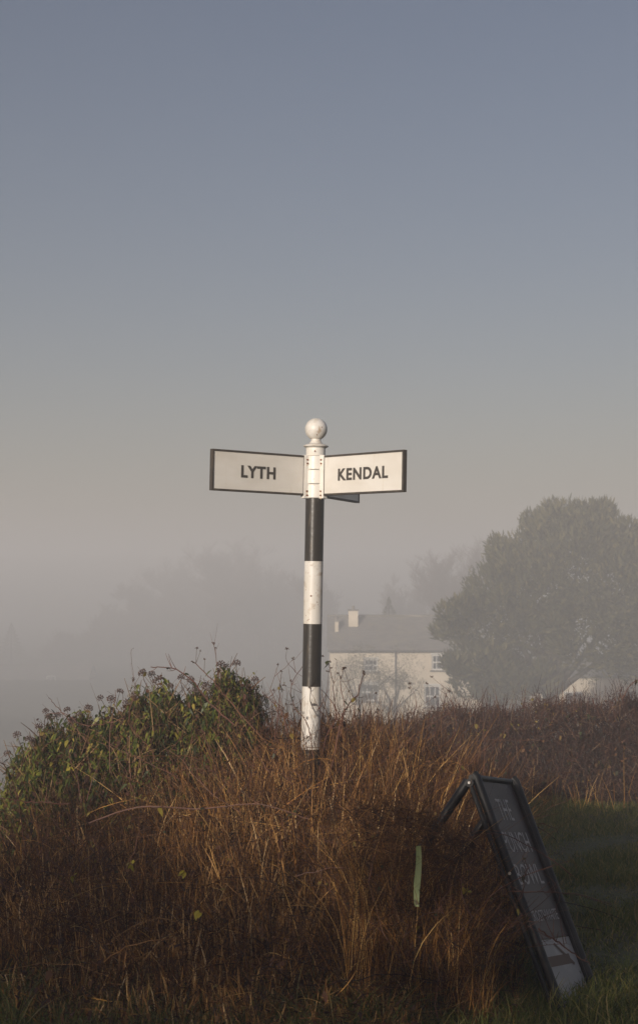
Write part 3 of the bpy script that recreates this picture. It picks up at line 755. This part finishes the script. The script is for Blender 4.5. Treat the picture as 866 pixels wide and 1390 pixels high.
bulk.add(leaves(np.stack([x, yy, z], -1)-ho, d, L, L*.6, .3))
link('leaves', bulk.mesh('hedge_leaves'), M['deadleaf'], hedge)
bulk = Bulk(); n = 1500; x, yy, z, zt = hpoints(n, .9)
L = .016+.028*rng.random(n); d = unit(rng.normal(0,1,(n,3)))
bulk.add(leaves(np.stack([x, yy-.1, z], -1)-ho, d, L, L*.7, .3))
link('green_leaves', bulk.mesh('hedge_green'), M['darkleaf'], hedge)
bulk = Bulk(); n = 600     # dead grass at hedge foot
x, yy, z, zt = hpoints(n); yy = YH-.55-.5*rng.random(n)
d = rand_dir(n, .3); L = .08+.26*rng.random(n)
P = curve_pts(np.stack([x, yy, gz(x, yy)], -1), d, L, rng.normal(0,.2,(n,3)), 5)
bulk.add(ribbons(P, (.0025+.002*rng.random(n))[:, None]*np.array([1,1,.9,.6,.2])[None], rng.normal(0,1,(n,3))+np.array([1,0,0])))
o = link('dry_verge_grass', bulk.mesh('dry_verge_grass'), M['straw']); tag(o, 'thin dry grass standing along the foot of the right hedge', 'dry grass', kind='stuff')

# ------------------------------------------------------------------ green field grass
bulk = Bulk(); n = 80000
y = 4.9+8.0*rng.random(n)**.85; pxx = 610+480*rng.random(n); x = (pxx-CX)/F*y
cl = clump(x, y, 2.3)*.6+clump(x+3, y, 6)*.4
h = (.02+.10*rng.random(n)**1.8)*(.15+1.7*cl**1.6)
d = rand_dir(n, .45); b = rng.normal(0,.35,(n,3)); b[:, 2] = -np.abs(rng.normal(.2,.2,n))
P = curve_pts(np.stack([x, y, gz(x, y)-.005], -1), d, h, b, 4)
bulk.add(ribbons(P, (.0024+.0036*rng.random(n))[:, None]*np.array([1,.95,.7,.15])[None], np.stack([rng.normal(1,.4,n), rng.normal(0,.6,n), np.zeros(n)], -1)))
# taller green tufts, right field edge and foreground foot
tuf = [(400,1250,5.5),(430,1245,5.6),(500,1240,5.6),(520,1260,5.45),(385,1230,5.8),(10,1200,5.9),(40,1190,6.0),(460,1240,5.35),(20,1290,5.5),(45,1330,5.4),(240,1330,5.45),(330,1350,5.4),(470,1270,5.7),(455,1300,5.6),(380,1380,5.3),(120,1370,5.35),(560,1330,5.5),(640,1350,5.5),(600,1300,5.7),(520,1350,5.4),(700,1360,5.6),(820,1330,5.8),(850,1250,6.5),(760,1230,7.0),(800,1180,7.6),(830,1140,8.8),(730,1120,9.5),(200,1300,5.6),(30,1215,6.2),(90,1340,5.4),(300,1300,5.5),(425,1345,5.35)]
for (a, b_, Y) in tuf:
    m_ = random.randint(35, 80); p = at(a, b_, Y)
    ang = rng.random(m_)*2*np.pi; rr_ = np.abs(rng.normal(0,.035,m_))
    x = p.x+np.cos(ang)*rr_; y = Y+np.sin(ang)*rr_
    h = (.07+.15*rng.random(m_))*(1.9 if (a < 60 or 370 < a < 560) and b_ < 1330 else 1.0); d = unit(np.stack([np.cos(ang)*.4+rng.normal(0,.2,m_), np.sin(ang)*.4+rng.normal(0,.2,m_), np.ones(m_)], -1))
    bb = np.stack([np.cos(ang)*.35, np.sin(ang)*.35, -.35-.3*rng.random(m_)], -1)
    P = curve_pts(np.stack([x, y, gz(x, y)], -1), d, h, bb, 6)
    bulk.add(ribbons(P, (.003+.002*rng.random(m_))[:, None]*np.array([.8,1,1,.8,.5,.1])[None], np.stack([-np.sin(ang), np.cos(ang), 0*ang], -1)))
n = 14000    # green under the dead grass, foreground
x, y, px = scatter(n, 4.8, 6.6, -60, 720); h = .04+.12*rng.random(n)**1.5; d = rand_dir(n, .35); b = rng.normal(0,.3,(n,3)); b[:, 2] = -np.abs(b[:, 2])
P = curve_pts(np.stack([x, y, gz(x, y)], -1), d, h, b, 5)
bulk.add(ribbons(P, (.002+.002*rng.random(n))[:, None]*np.array([1,1,.8,.5,.1])[None], np.stack([rng.normal(1,.4,n), rng.normal(0,.6,n), np.zeros(n)], -1)))
o = link('green_grass', bulk.mesh('green_grass'), M['grass']); tag(o, 'short dark green field grass and tufts at the right and foot of the picture', 'grass', kind='stuff')

# ------------------------------------------------------------------ big evergreen tree
YT = 70.0; S_ = YT/F
tb = at(745, 960, YT); tb.z = float(gz(tb.x, YT))
tree = empty('evergreen_tree', tb, 'huge dense dark evergreen tree looming in mist at the right', 'tree'); to = np.array(tb)
lobes = [(760,775,88),(712,812,76),(805,775,92),(665,850,58),(642,893,34),(632,930,22),(614,856,20),(622,905,16),(700,935,24),(735,928,28),(668,945,22),(720,868,62),(800,858,66),(865,800,78),(855,868,60),(708,772,50),(754,738,44),(792,732,50),(664,803,38),(630,842,32),(848,752,44),(905,780,62),(905,860,66),(930,820,60),(655,925,20),(668,905,34),(690,925,26),(860,905,30),(728,722,20),(770,700,22),(806,700,22)]
bulk = Bulk()
main = list(lobes); lobes = [(a, b_, r_*.90) for a, b_, r_ in main]
rs0 = random.Random(21)
for (a, b_, r_) in main:
    for k in range(5 if r_ > 40 else 2):
        an = rs0.uniform(-.35, math.pi+.35); rad_ = r_*rs0.uniform(.72, 1.0)
        rad_ *= .93; lobes.append((a+math.cos(an)*rad_, b_-math.sin(an)*rad_*.95, rs0.uniform(7, 17)))
tot = sum(l[2]**2 for l in lobes)
for (a, b_, r_) in lobes:
    n = int(50000*r_**2/tot)+(120 if r_ < 21 else 0)
    Yc = YT+random.uniform(-2.4, 1.2); c = np.array(at(a, b_, Yc)); rr_ = r_*S_
    v = unit(rng.normal(0,1,(n,3))); v[:, 1] *= np.where(v[:, 1] > 0, .7, 1)
    rad = rr_*(.55+.50*rng.random(n)**.6)*(1+.16*np.sin(v[:, 0]*9+a)*np.sin(v[:, 2]*8+b_))
    p = c+v*rad[:, None]
    d = unit(v*.6+np.stack([rng.normal(0,.35,n), rng.normal(0,.3,n), .45+.4*rng.random(n)], -1))
    L = .14+.24*rng.random(n)
    P = curve_pts(p-to, d, L, rng.normal(0,.12,(n,3)), 3)
    bulk.add(ribbons(P, (.06+.06*rng.random(n))[:, None]*np.array([.6,1,.15])[None], rng.normal(0,1,(n,3))))
link('crown', bulk.mesh('evergreen_crown'), M['tree'], tree)
mb = MB()
def limb(p, q, r0_, r1_):
    p = Vector(p); q = Vector(q); mb.tube([p, p.lerp(q,.35)+Vector((.1,0,.1)), p.lerp(q,.7), q], [r0_, (r0_*.75+r1_*.25), (r0_+r1_)/2*.8, r1_], 8)
limb((0,0,-.3), (.1,0,3.2), .45, .3)
for (a, b_, r_) in lobes[:19]:
    q = at(a, b_, YT)-tb; limb((.05,0,1.0+random.random()*2), q, .16, .04)
mb.build('trunk', M['bark'], tree, smooth=True)

# ------------------------------------------------------------------ bare trees
def bare_tree(name, label, bpx, toppy, Y, width, seed, levels=5, group=None, dens=1.0, conifer=False):
    rs = random.Random(seed)
    g = at(bpx, 900, Y); g.z = float(gz(g.x, Y)); H = at(bpx, toppy, Y).z-g.z
    e = empty(name, g, label, 'tree', group)
    segs = [[], [], []]
    def grow(p, d, L, r, lev):
        K = 5; pts = [p.copy()]; dd = d.copy(); rads = [r]
        for k in range(K-1):
            dd = (dd+Vector((rs.gauss(0,.13), rs.gauss(0,.13), rs.gauss(.05,.07)))).normalized()
            p = p+dd*L/(K-1); pts.append(p.copy()); rads.append(r*(1-.6*(k+1)/(K-1)))
            if lev < levels and (k > 0 or lev > 0):
                nb_ = 2 if lev < 2 else (3 if lev == levels-1 else 2)
                for _ in range(nb_):
                    if rs.random() > dens: continue
                    s_ = Vector((rs.gauss(0,width), rs.gauss(0,width), rs.uniform(.0,.7))).normalized()
                    grow(p, (dd*.75+s_*.8).normalized(), L*rs.uniform(.45,.68), rads[-1]*.6, lev+1)
        segs[0 if lev < 2 else 1].append((pts, rads))
    grow(Vector((0,0,-.3)), Vector((rs.gauss(0,.03),0,1)), H*.52, H*.022, 0)
    zmax = max(p.z for s_ in segs for pp, _ in s_ for p in pp); k_ = H/zmax
    for si, nm, mt in ((0, 'trunk', M['bark']), (1, 'crown', M['birch'])):
        if not segs[si]: continue
        P = np.array([[[q.x, q.y, q.z] for q in pp] for pp, _ in segs[si]])*k_
        Rr = np.array([rr_ for _, rr_ in segs[si]]); Rr = np.maximum(Rr, .007)
        bk = Bulk(); bk.add(tubes(P, Rr, 5 if si == 0 else 3)); link(nm, bk.mesh(name+'_'+nm), mt, e)
    return e
bare_tree('bare_tree', 'faint bare birch rising behind the house just left of the evergreen', 612, 722, 150, .9, 3, 5)
bare_tree('bare_tree', 'faint slim bare tree behind the chimney of the house', 560, 775, 185, .9, 5, 5, dens=.9)
bare_tree('bare_tree', 'faint bare tree just right of the pole above the roof', 445, 772, 200, 1.0, 6, 5, dens=.85)
bare_tree('bare_tree', 'large ghostly bare tree fading in mist left of the signpost', 275, 722, 215, 1.2, 8, 5)
bare_tree('bare_tree', 'ghostly bare tree nearest the left side of the pole', 350, 758, 225, 1.1, 9, 5, dens=.95)
bare_tree('bare_tree', 'barely visible bare tree left of the large ghostly one', 205, 775, 235, 1.1, 10, 5, dens=.9)
bare_tree('bare_tree', 'very faint wide bare tree between the ghostly trees on the left', 240, 748, 245, 1.3, 14, 5)
bare_tree('bare_tree', 'very faint bare tree filling the mist between the large ghostly tree and the pole', 318, 740, 250, 1.3, 15, 5)
bare_tree('bare_tree', 'very faint bare tree directly behind the lower pole', 400, 780, 240, 1.2, 16, 5)
bare_tree('bare_tree', 'very faint low bare tree above the left end of the ivy', 150, 815, 250, 1.2, 17, 5)
n = 26000; px = 60+400*rng.random(n); Yw = 226+24*rng.random(n); x = (px-CX)/F*Yw
zt = CAMZ-(np.interp(px, [60,120,170,230,300,370,430,460], [885,862,838,815,808,818,835,850])+9*np.sin(px*.13)+5*np.sin(px*.37)-795)/F*Yw
z0 = gz(x, Yw); z = z0+(zt-z0)*rng.random(n)**.8
d = unit(np.stack([rng.normal(0,.6,n), rng.normal(0,.6,n), rng.normal(.7,.5,n)], -1))
bk = Bulk(); bk.add(tubes(curve_pts(np.stack([x, Yw, z], -1), d, .5+1.3*rng.random(n), rng.normal(0,.2,(n,3)), 4), (.02+.04*rng.random(n))[:, None]*np.array([1,.8,.6,.3])[None], 3))
o = link('distant_wood', bk.mesh('distant_wood'), M['birch']); tag(o, 'low far-off winter scrub dissolving into mist under the ghostly trees', 'wood', kind='stuff')
# garden trees against the house wall (leafy shrubs)
def shrubby(name, label, cx, topy, Y, wpx, seed, ncount=4500):
    g = at(cx, 900, Y); g.z = float(gz(g.x, Y)); e = empty(name, g, label, 'tree'); go = np.array(g)
    rs = np.random.default_rng(seed); ztop = at(cx, topy, Y).z
    lob = [(rs.normal(0,.33)*wpx/F*Y, rs.uniform(.35,.9), rs.uniform(.18,.32)*wpx/F*Y) for _ in range(9)]
    bk = Bulk(); mb_ = MB(); H = ztop-g.z
    mb_.tube([Vector((0,0,-.2)), Vector((.05,0,H*.3)), Vector((0,0,H*.55))], [.10,.08,.05], 7)
    for lx, lz, lr in lob:
        lz = min(lz*H, H-lr*.8); n_ = ncount//9
        v = unit(rs.normal(0,1,(n_,3))); p = np.array([lx,0,lz])+v*lr*rs.random((n_,1))**.45*1.1
        d_ = unit(v+rs.normal(0,.6,(n_,3))); P = curve_pts(p, d_, .08+.12*rs.random(n_), rs.normal(0,.1,(n_,3)), 3)
        bk.add(ribbons(P, (.012+.018*rs.random(n_))[:, None]*np.array([.6,1,.2])[None], rs.normal(0,1,(n_,3))))
        mb_.tube([Vector((0,0,H*.3)), Vector((lx*.5,0,lz*.7)), Vector((lx,0,lz))], [.05,.035,.015], 5)
    link('crown', bk.mesh(name+'_crown'), M['tree'], e); mb_.build('trunk', M['bark'], e, smooth=True)
shrubby('garden_tree', 'misty garden tree against the left end of the cream house wall', 487, 880, 84, 85, 4, 5600)
shrubby('garden_tree', 'small misty garden tree in front of the middle of the cream wall', 535, 912, 82, 60, 5, 4200)
# conifers
def conifer(label, cx, topy, Y, wpx, seed):
    g = at(cx, 900, Y); g.z = float(gz(g.x, Y)); H = at(cx, topy, Y).z-g.z; e = empty('conifer_tree', g, label, 'tree', None)
    rs = np.random.default_rng(seed); n = 6000; t = rs.random(n)**.75; a = rs.random(n)*2*np.pi
    wr = wpx/F*Y/2; r = wr*(1-t)*(.75+.35*np.sin(t*60)*.5+.2*rs.random(n))*rs.random(n)**.4
    p = np.stack([np.cos(a)*r, np.sin(a)*r, H*(.10+.90*t)], -1)
    d_ = unit(np.stack([np.cos(a), np.sin(a), -.15+.3*rs.random(n)], -1)); P = curve_pts(p, d_, .04+(.10+.25*rs.random(n))*(1-t)**.7, rs.normal(0,.1,(n,3)), 3)
    bk = Bulk(); bk.add(ribbons(P, ((.03+.04*rs.random(n))*(.35+.65*(1-t)))[:, None]*np.array([.7,1,.2])[None], rs.normal(0,1,(n,3))))
    link('crown', bk.mesh('conifer_crown'), M['tree'], e)
    MB().tube([Vector((0,0,-.2)), Vector((0,0,H*.5)), Vector((0,0,H*.98))], [.18,.10,.02], 7).build('trunk', M['bark'], e, smooth=True)
conifer('small pointed conifer just above the house ridge', 528, 810, 104, 120, 1)
conifer('faint conifer behind the roof at the far left edge', 15, 845, 215, 46, 2)

# ------------------------------------------------------------------ house
YH2 = 95.0; sH = F/YH2
hxl = at(448, 900, YH2).x; hxr = at(655, 900, YH2).x; ze = at(500, 881, YH2).z; zg = float(gz(5, YH2)); zr = at(500, 839, YH2+3).z
house = empty('house', (hxl, YH2, zg), 'cream rendered farmhouse with slate roof half hidden in mist', 'house')
W2 = hxr-hxl; He = ze-zg; Hr = zr-zg; Dp = 6.0
def P2(px, py): p = at(px, py, YH2); return (p.x-hxl, p.z-zg)
def window_cut_wall():
    wins = [((586,889),(606,910)), ((576,931),(598,960)), ((494,895),(513,912)), ((490,928),(514,952))]
    rects = []
    for a, b_ in wins:
        x0, z1 = P2(*a); x1, z0 = P2(*b_); rects.append((x0, x1, z0, z1))
    xs = sorted({0, W2, *[r[0] for r in rects], *[r[1] for r in rects]}); zs_ = sorted({0, He, *[r[2] for r in rects], *[r[3] for r in rects]})
    mb_ = MB()
    for i in range(len(xs)-1):
        for j in range(len(zs_)-1):
            cx_ = (xs[i]+xs[i+1])/2; cz_ = (zs_[j]+zs_[j+1])/2
            if any(r[0] < cx_ < r[1] and r[2] < cz_ < r[3] for r in rects): continue
            mb_.poly([(xs[i],0,zs_[j]), (xs[i+1],0,zs_[j]), (xs[i+1],0,zs_[j+1]), (xs[i],0,zs_[j+1])])
    for r in rects:   # reveals
        t_ = .16
        mb_.poly([(r[0],0,r[2]),(r[0],t_,r[2]),(r[0],t_,r[3]),(r[0],0,r[3])]); mb_.poly([(r[1],0,r[2]),(r[1],t_,r[2]),(r[1],t_,r[3]),(r[1],0,r[3])])
        mb_.poly([(r[0],0,r[3]),(r[1],0,r[3]),(r[1],t_,r[3]),(r[0],t_,r[3])]); mb_.poly([(r[0],0,r[2]),(r[1],0,r[2]),(r[1],t_,r[2]),(r[0],t_,r[2])])
    mb_.poly([(0,0,0),(0,Dp,0),(0,Dp,He),(0,Dp/2,Hr-.12),(0,0,He)]); mb_.poly([(W2,0,0),(W2,Dp,0),(W2,Dp,He),(W2,Dp/2,Hr-.12),(W2,0,He)])
    mb_.poly([(0,Dp,0),(W2,Dp,0),(W2,Dp,He),(0,Dp,He)])
    mb_.build('wall', M['render'], house)
    for r in rects:
        f = MB(); t_ = .09; cz_ = (r[2]+r[3])/2; y0 = .10
        f.box(((r[0]+r[1])/2, y0, r[3]-t_/2), ((r[1]-r[0])/2-.002, .03, t_/2)); f.box(((r[0]+r[1])/2, y0, r[2]+t_/2), ((r[1]-r[0])/2-.002, .03, t_/2))
        for xx in (r[0]+t_/2+.002, r[1]-t_/2-.002): f.box((xx, y0, cz_), (t_/2, .029, (r[3]-r[2])/2-t_-.001))
        w_ = (r[1]-r[0])
        for k in (1, 2): f.box((r[0]+w_*k/3, y0, cz_), (.026, .022, (r[3]-r[2])/2-t_-.001))
        f.box(((r[0]+r[1])/2, y0-.006, cz_), (w_/2-t_-.002, .028, .045))
        wo = f.build('window', M['winwhite'], house)
        MB().box(((r[0]+r[1])/2, y0+.015, cz_), (w_/2-.01, .004, (r[3]-r[2])/2-.01)).build('pane', M['glass'], wo)
        MB().box(((r[0]+r[1])/2, -.03, r[2]-.05), (w_/2+.12, .07, .045)).build('sill', M['stone'], wo)
        MB().box(((r[0]+r[1])/2, -.012, r[3]+.06), (w_/2+.06, .015, .055)).build('surround', M['winwhite'], wo)
window_cut_wall()
mb_ = MB(); ov = .25; th = .10
def slope(sg):
    y0 = Dp/2; y1 = -ov if sg < 0 else Dp+ov; k_ = (Hr-He)/(Dp/2); z1 = He-ov*k_
    a = [(-.15,y0,Hr),(W2+.15,y0,Hr),(W2+.15,y1,z1),(-.15,y1,z1)]
    b2 = [(p[0],p[1],p[2]+th) for p in a]
    mb_.poly(b2); mb_.poly(a[::-1])
    for i in range(4): j = (i+1) % 4; mb_.poly([a[i],a[j],b2[j],b2[i]])
slope(-1); slope(1); roof = mb_.build('roof', M['slate'], house)
MB().tube([(-.15,Dp/2,Hr+th+.02),(W2+.15,Dp/2,Hr+th+.02)], .09, 8).build('ridge', M['stone'], roof, smooth=True)
MB().tube([(-.15,-ov-.07,He-.12),(W2+.15,-ov-.07,He-.12)], .06, 8).build('gutter', M['gutter'], house, smooth=True)
xp = P2(537,900)[0]; MB().tube([(xp,-.06,.1),(xp,-.06,He-.30),(xp,-ov-.04,He-.16)], .055, 8).build('drainpipe', M['gutter'], house, smooth=True)
xc0, zc1 = P2(474,828); xc1, _ = P2(487,828)
def chimney(xa, xb, zt, yy_):
    c = MB().box(((xa+xb)/2, yy_, (Hr-1.2+zt)/2), ((xb-xa)/2, .32, (zt-Hr+1.2)/2)).build('chimney', M['render'], roof)
    MB().box(((xa+xb)/2, yy_, zt+.05), ((xb-xa)/2+.05, .37, .048)).build('chimney_cap', M['stone'], c)
    MB().lathe([(.10,zt+.10),(.09,zt+.32)], 12, c=((xa+xb)/2, yy_)).build('chimney_pot', M['stone'], c, smooth=True)
chimney(xc0, xc1, zc1-.1, Dp/2-.7)
xa, za = P2(455,845); chimney(xa, xa+.22, za, Dp/2-1.2)

# pale outbuilding seen under the tree, stone barn at left
def barn(name, label, px0, px1, pye, pyr, Y, Dp_, wallm, nwin):
    a = at(px0, 900, Y); b_ = at(px1, 900, Y); zg_ = min(float(gz(a.x, Y)), float(gz(b_.x, Y)))-.2
    ze_ = at(px0, pye, Y).z-zg_; zr_ = at(px0, pyr, Y+Dp_/2).z-zg_; w_ = b_.x-a.x
    e = empty(name, (a.x, Y, zg_), label, 'building')
    m_ = MB(); m_.poly([(0,0,0),(w_,0,0),(w_,0,ze_),(0,0,ze_)]); m_.poly([(0,Dp_,0),(w_,Dp_,0),(w_,Dp_,ze_),(0,Dp_,ze_)])
    for xx in (0, w_): m_.poly([(xx,0,0),(xx,Dp_,0),(xx,Dp_,ze_),(xx,Dp_/2,zr_-.1),(xx,0,ze_)])
    m_.build('wall', wallm, e)
    m_ = MB(); k_ = (zr_-ze_)/(Dp_/2); ov_ = .25
    for y1 in (-ov_, Dp_+ov_):
        A = [(-.2,Dp_/2,zr_),(w_+.2,Dp_/2,zr_),(w_+.2,y1,ze_-ov_*k_),(-.2,y1,ze_-ov_*k_)]; B = [(p[0],p[1],p[2]+.1) for p in A]
        m_.poly(B); m_.poly(A[::-1])
        for i in range(4): j = (i+1) % 4; m_.poly([A[i],A[j],B[j],B[i]])
    m_.build('roof', M['slate'], e)
    for k in range(nwin):
        xx = w_*(k+.6)/(nwin+.2); f = MB()
        for s_ in (-1,1): f.box((xx+s_*.46,-.02,ze_*.5), (.04,.03,.55))
        f.box((xx,-.02,ze_*.5+.59), (.5,.03,.04)); f.box((xx,-.02,ze_*.5-.59), (.5,.03,.04)); f.box((xx,-.02,ze_*.5), (.42,.02,.02)); f.box((xx,-.016,ze_*.5), (.02,.02,.55))
        wo = f.build('window', M['winwhite'], e); MB().box((xx,-.004,ze_*.5), (.42,.005,.55)).build('pane', M['glass'], wo)
barn('outbuilding', 'pale rendered outbuilding glimpsed below the evergreen crown', 735, 960, 918, 895, 88, 5, M['render'], 3)
barn('barn', 'ghostly stone barn roof at the far left edge in thick mist', -140, 118, 925, 903, 175, 8, M['render'], 3)

# ------------------------------------------------------------------ unseen hedge added behind the camera to cast the low shade
YC = -6.0
bh = empty('shade_hedge', (-4, YC, float(gz(-4, YC))), 'unseen hedge added behind the viewer to shade the verge', 'hedge'); co_ = np.array(bh.location)
n = 60000; x = -14+20*rng.random(n); y = YC+.8*(rng.random(n)*2-1)
topz = 3.52+.16*np.sin(x*2.1)+.12*np.sin(x*5.3+1)+.25*sstep(-6.5,-3.0,x)*0
t = rng.random(n)**.8; z = .1+(topz-.1)*t+np.abs(rng.normal(0,.24,n))*(t > .80)
d = unit(rng.normal(0,1,(n,3))); L = .08+.08*rng.random(n)
bulk = Bulk(); bulk.add(leaves(np.stack([x,y,z],-1)-co_, d, L, L*.6, .2)); link('foliage', bulk.mesh('shade_hedge_foliage'), M['tree'], bh)
mb_ = MB()
for k in range(26):
    xx = -13.6+k*.76-co_[0]; mb_.tube([Vector((xx,0,-.4)), Vector((xx+random.gauss(0,.1),random.gauss(0,.2),1.2)), Vector((xx+random.gauss(0,.2),random.gauss(0,.3),2.6))], [.05,.035,.012], 6)
mb_.build('trunk', M['bark'], bh, smooth=True)

# ------------------------------------------------------------------ haze
HZ = dict(x0=-235, x1=235, y0=-75, y1=435, z0=-11, z1=10.5)
mb_ = MB(); mb_.box(((HZ['x0']+HZ['x1'])/2, (HZ['y0']+HZ['y1'])/2, (HZ['z0']+HZ['z1'])/2), ((HZ['x1']-HZ['x0'])/2, (HZ['y1']-HZ['y0'])/2, (HZ['z1']-HZ['z0'])/2))
hm = bpy.data.materials.new('haze_air'); hm.use_nodes = True; nt = hm.node_tree; nt.nodes.clear()
ou = nt.nodes.new('ShaderNodeOutputMaterial'); pv = nt.nodes.new('ShaderNodeVolumePrincipled')
pv.inputs['Color'].default_value = (.83, .84, .865, 1); pv.inputs['Density'].default_value = .0102; pv.inputs['Anisotropy'].default_value = 0.0
nt.links.new(pv.outputs[0], ou.inputs['Volume'])
hz_o = mb_.build('haze', hm); tag(hz_o, 'pale morning mist filling the valley', 'mist', kind='stuff')

# ------------------------------------------------------------------ light, world, camera
EL, AZ = R(13.0), R(28.0)      # sun elevation; azimuth left of straight behind the camera
sdir = Vector((-math.sin(AZ)*math.cos(EL), -math.cos(AZ)*math.cos(EL), math.sin(EL)))
sl = bpy.data.lights.new('sun', 'SUN'); sl.energy = 5.0; sl.angle = R(.5); sl.color = (1.0, .90, .785)
so_ = bpy.data.objects.new('sun', sl); col.objects.link(so_); so_.rotation_euler = sdir.to_track_quat('Z', 'Y').to_euler()
w = bpy.data.worlds.new('World'); sc.world = w; w.use_nodes = True; nt = w.node_tree
bg = nt.nodes['Background']; sk = nt.nodes.new('ShaderNodeTexSky'); sk.sky_type = 'NISHITA'; sk.sun_disc = False
sk.sun_elevation = EL; sk.sun_rotation = math.atan2(sdir.x, sdir.y); sk.air_density = 1.0; sk.dust_density = 2.0; sk.ozone_density = 1.0
mx = nt.nodes.new('ShaderNodeMix'); mx.data_type = 'RGBA'; mx.blend_type = 'MULTIPLY'; mx.inputs[0].default_value = 1
mx.inputs[7].default_value = (1.10, .985, 1.06, 1); nt.links.new(sk.outputs[0], mx.inputs[6])
nt.links.new(mx.outputs[2], bg.inputs[0]); bg.inputs[1].default_value = .058
cd = bpy.data.cameras.new('camera'); cam = bpy.data.objects.new('camera', cd); col.objects.link(cam); sc.camera = cam
cd.sensor_fit = 'HORIZONTAL'; cd.sensor_width = 24; cd.lens = F*24/866; cd.clip_end = 2000; cd.clip_start = .05
cam.location = (0,0,CAMZ); cam.rotation_euler = (math.pi/2+PITCH, 0, 0)
cd.dof.use_dof = True; cd.dof.focus_distance = 7.4; cd.dof.aperture_fstop = 9
sc.view_settings.view_transform = 'Standard'; sc.view_settings.look = 'None'; sc.view_settings.exposure = .10; sc.view_settings.gamma = 1
sc.render.engine = 'CYCLES'; c_ = sc.cycles
c_.use_denoising = True; c_.max_bounces = 6; c_.diffuse_bounces = 2; c_.glossy_bounces = 2; c_.transmission_bounces = 2; c_.volume_bounces = 3
c_.transparent_max_bounces = 4; c_.caustics_reflective = False; c_.caustics_refractive = False
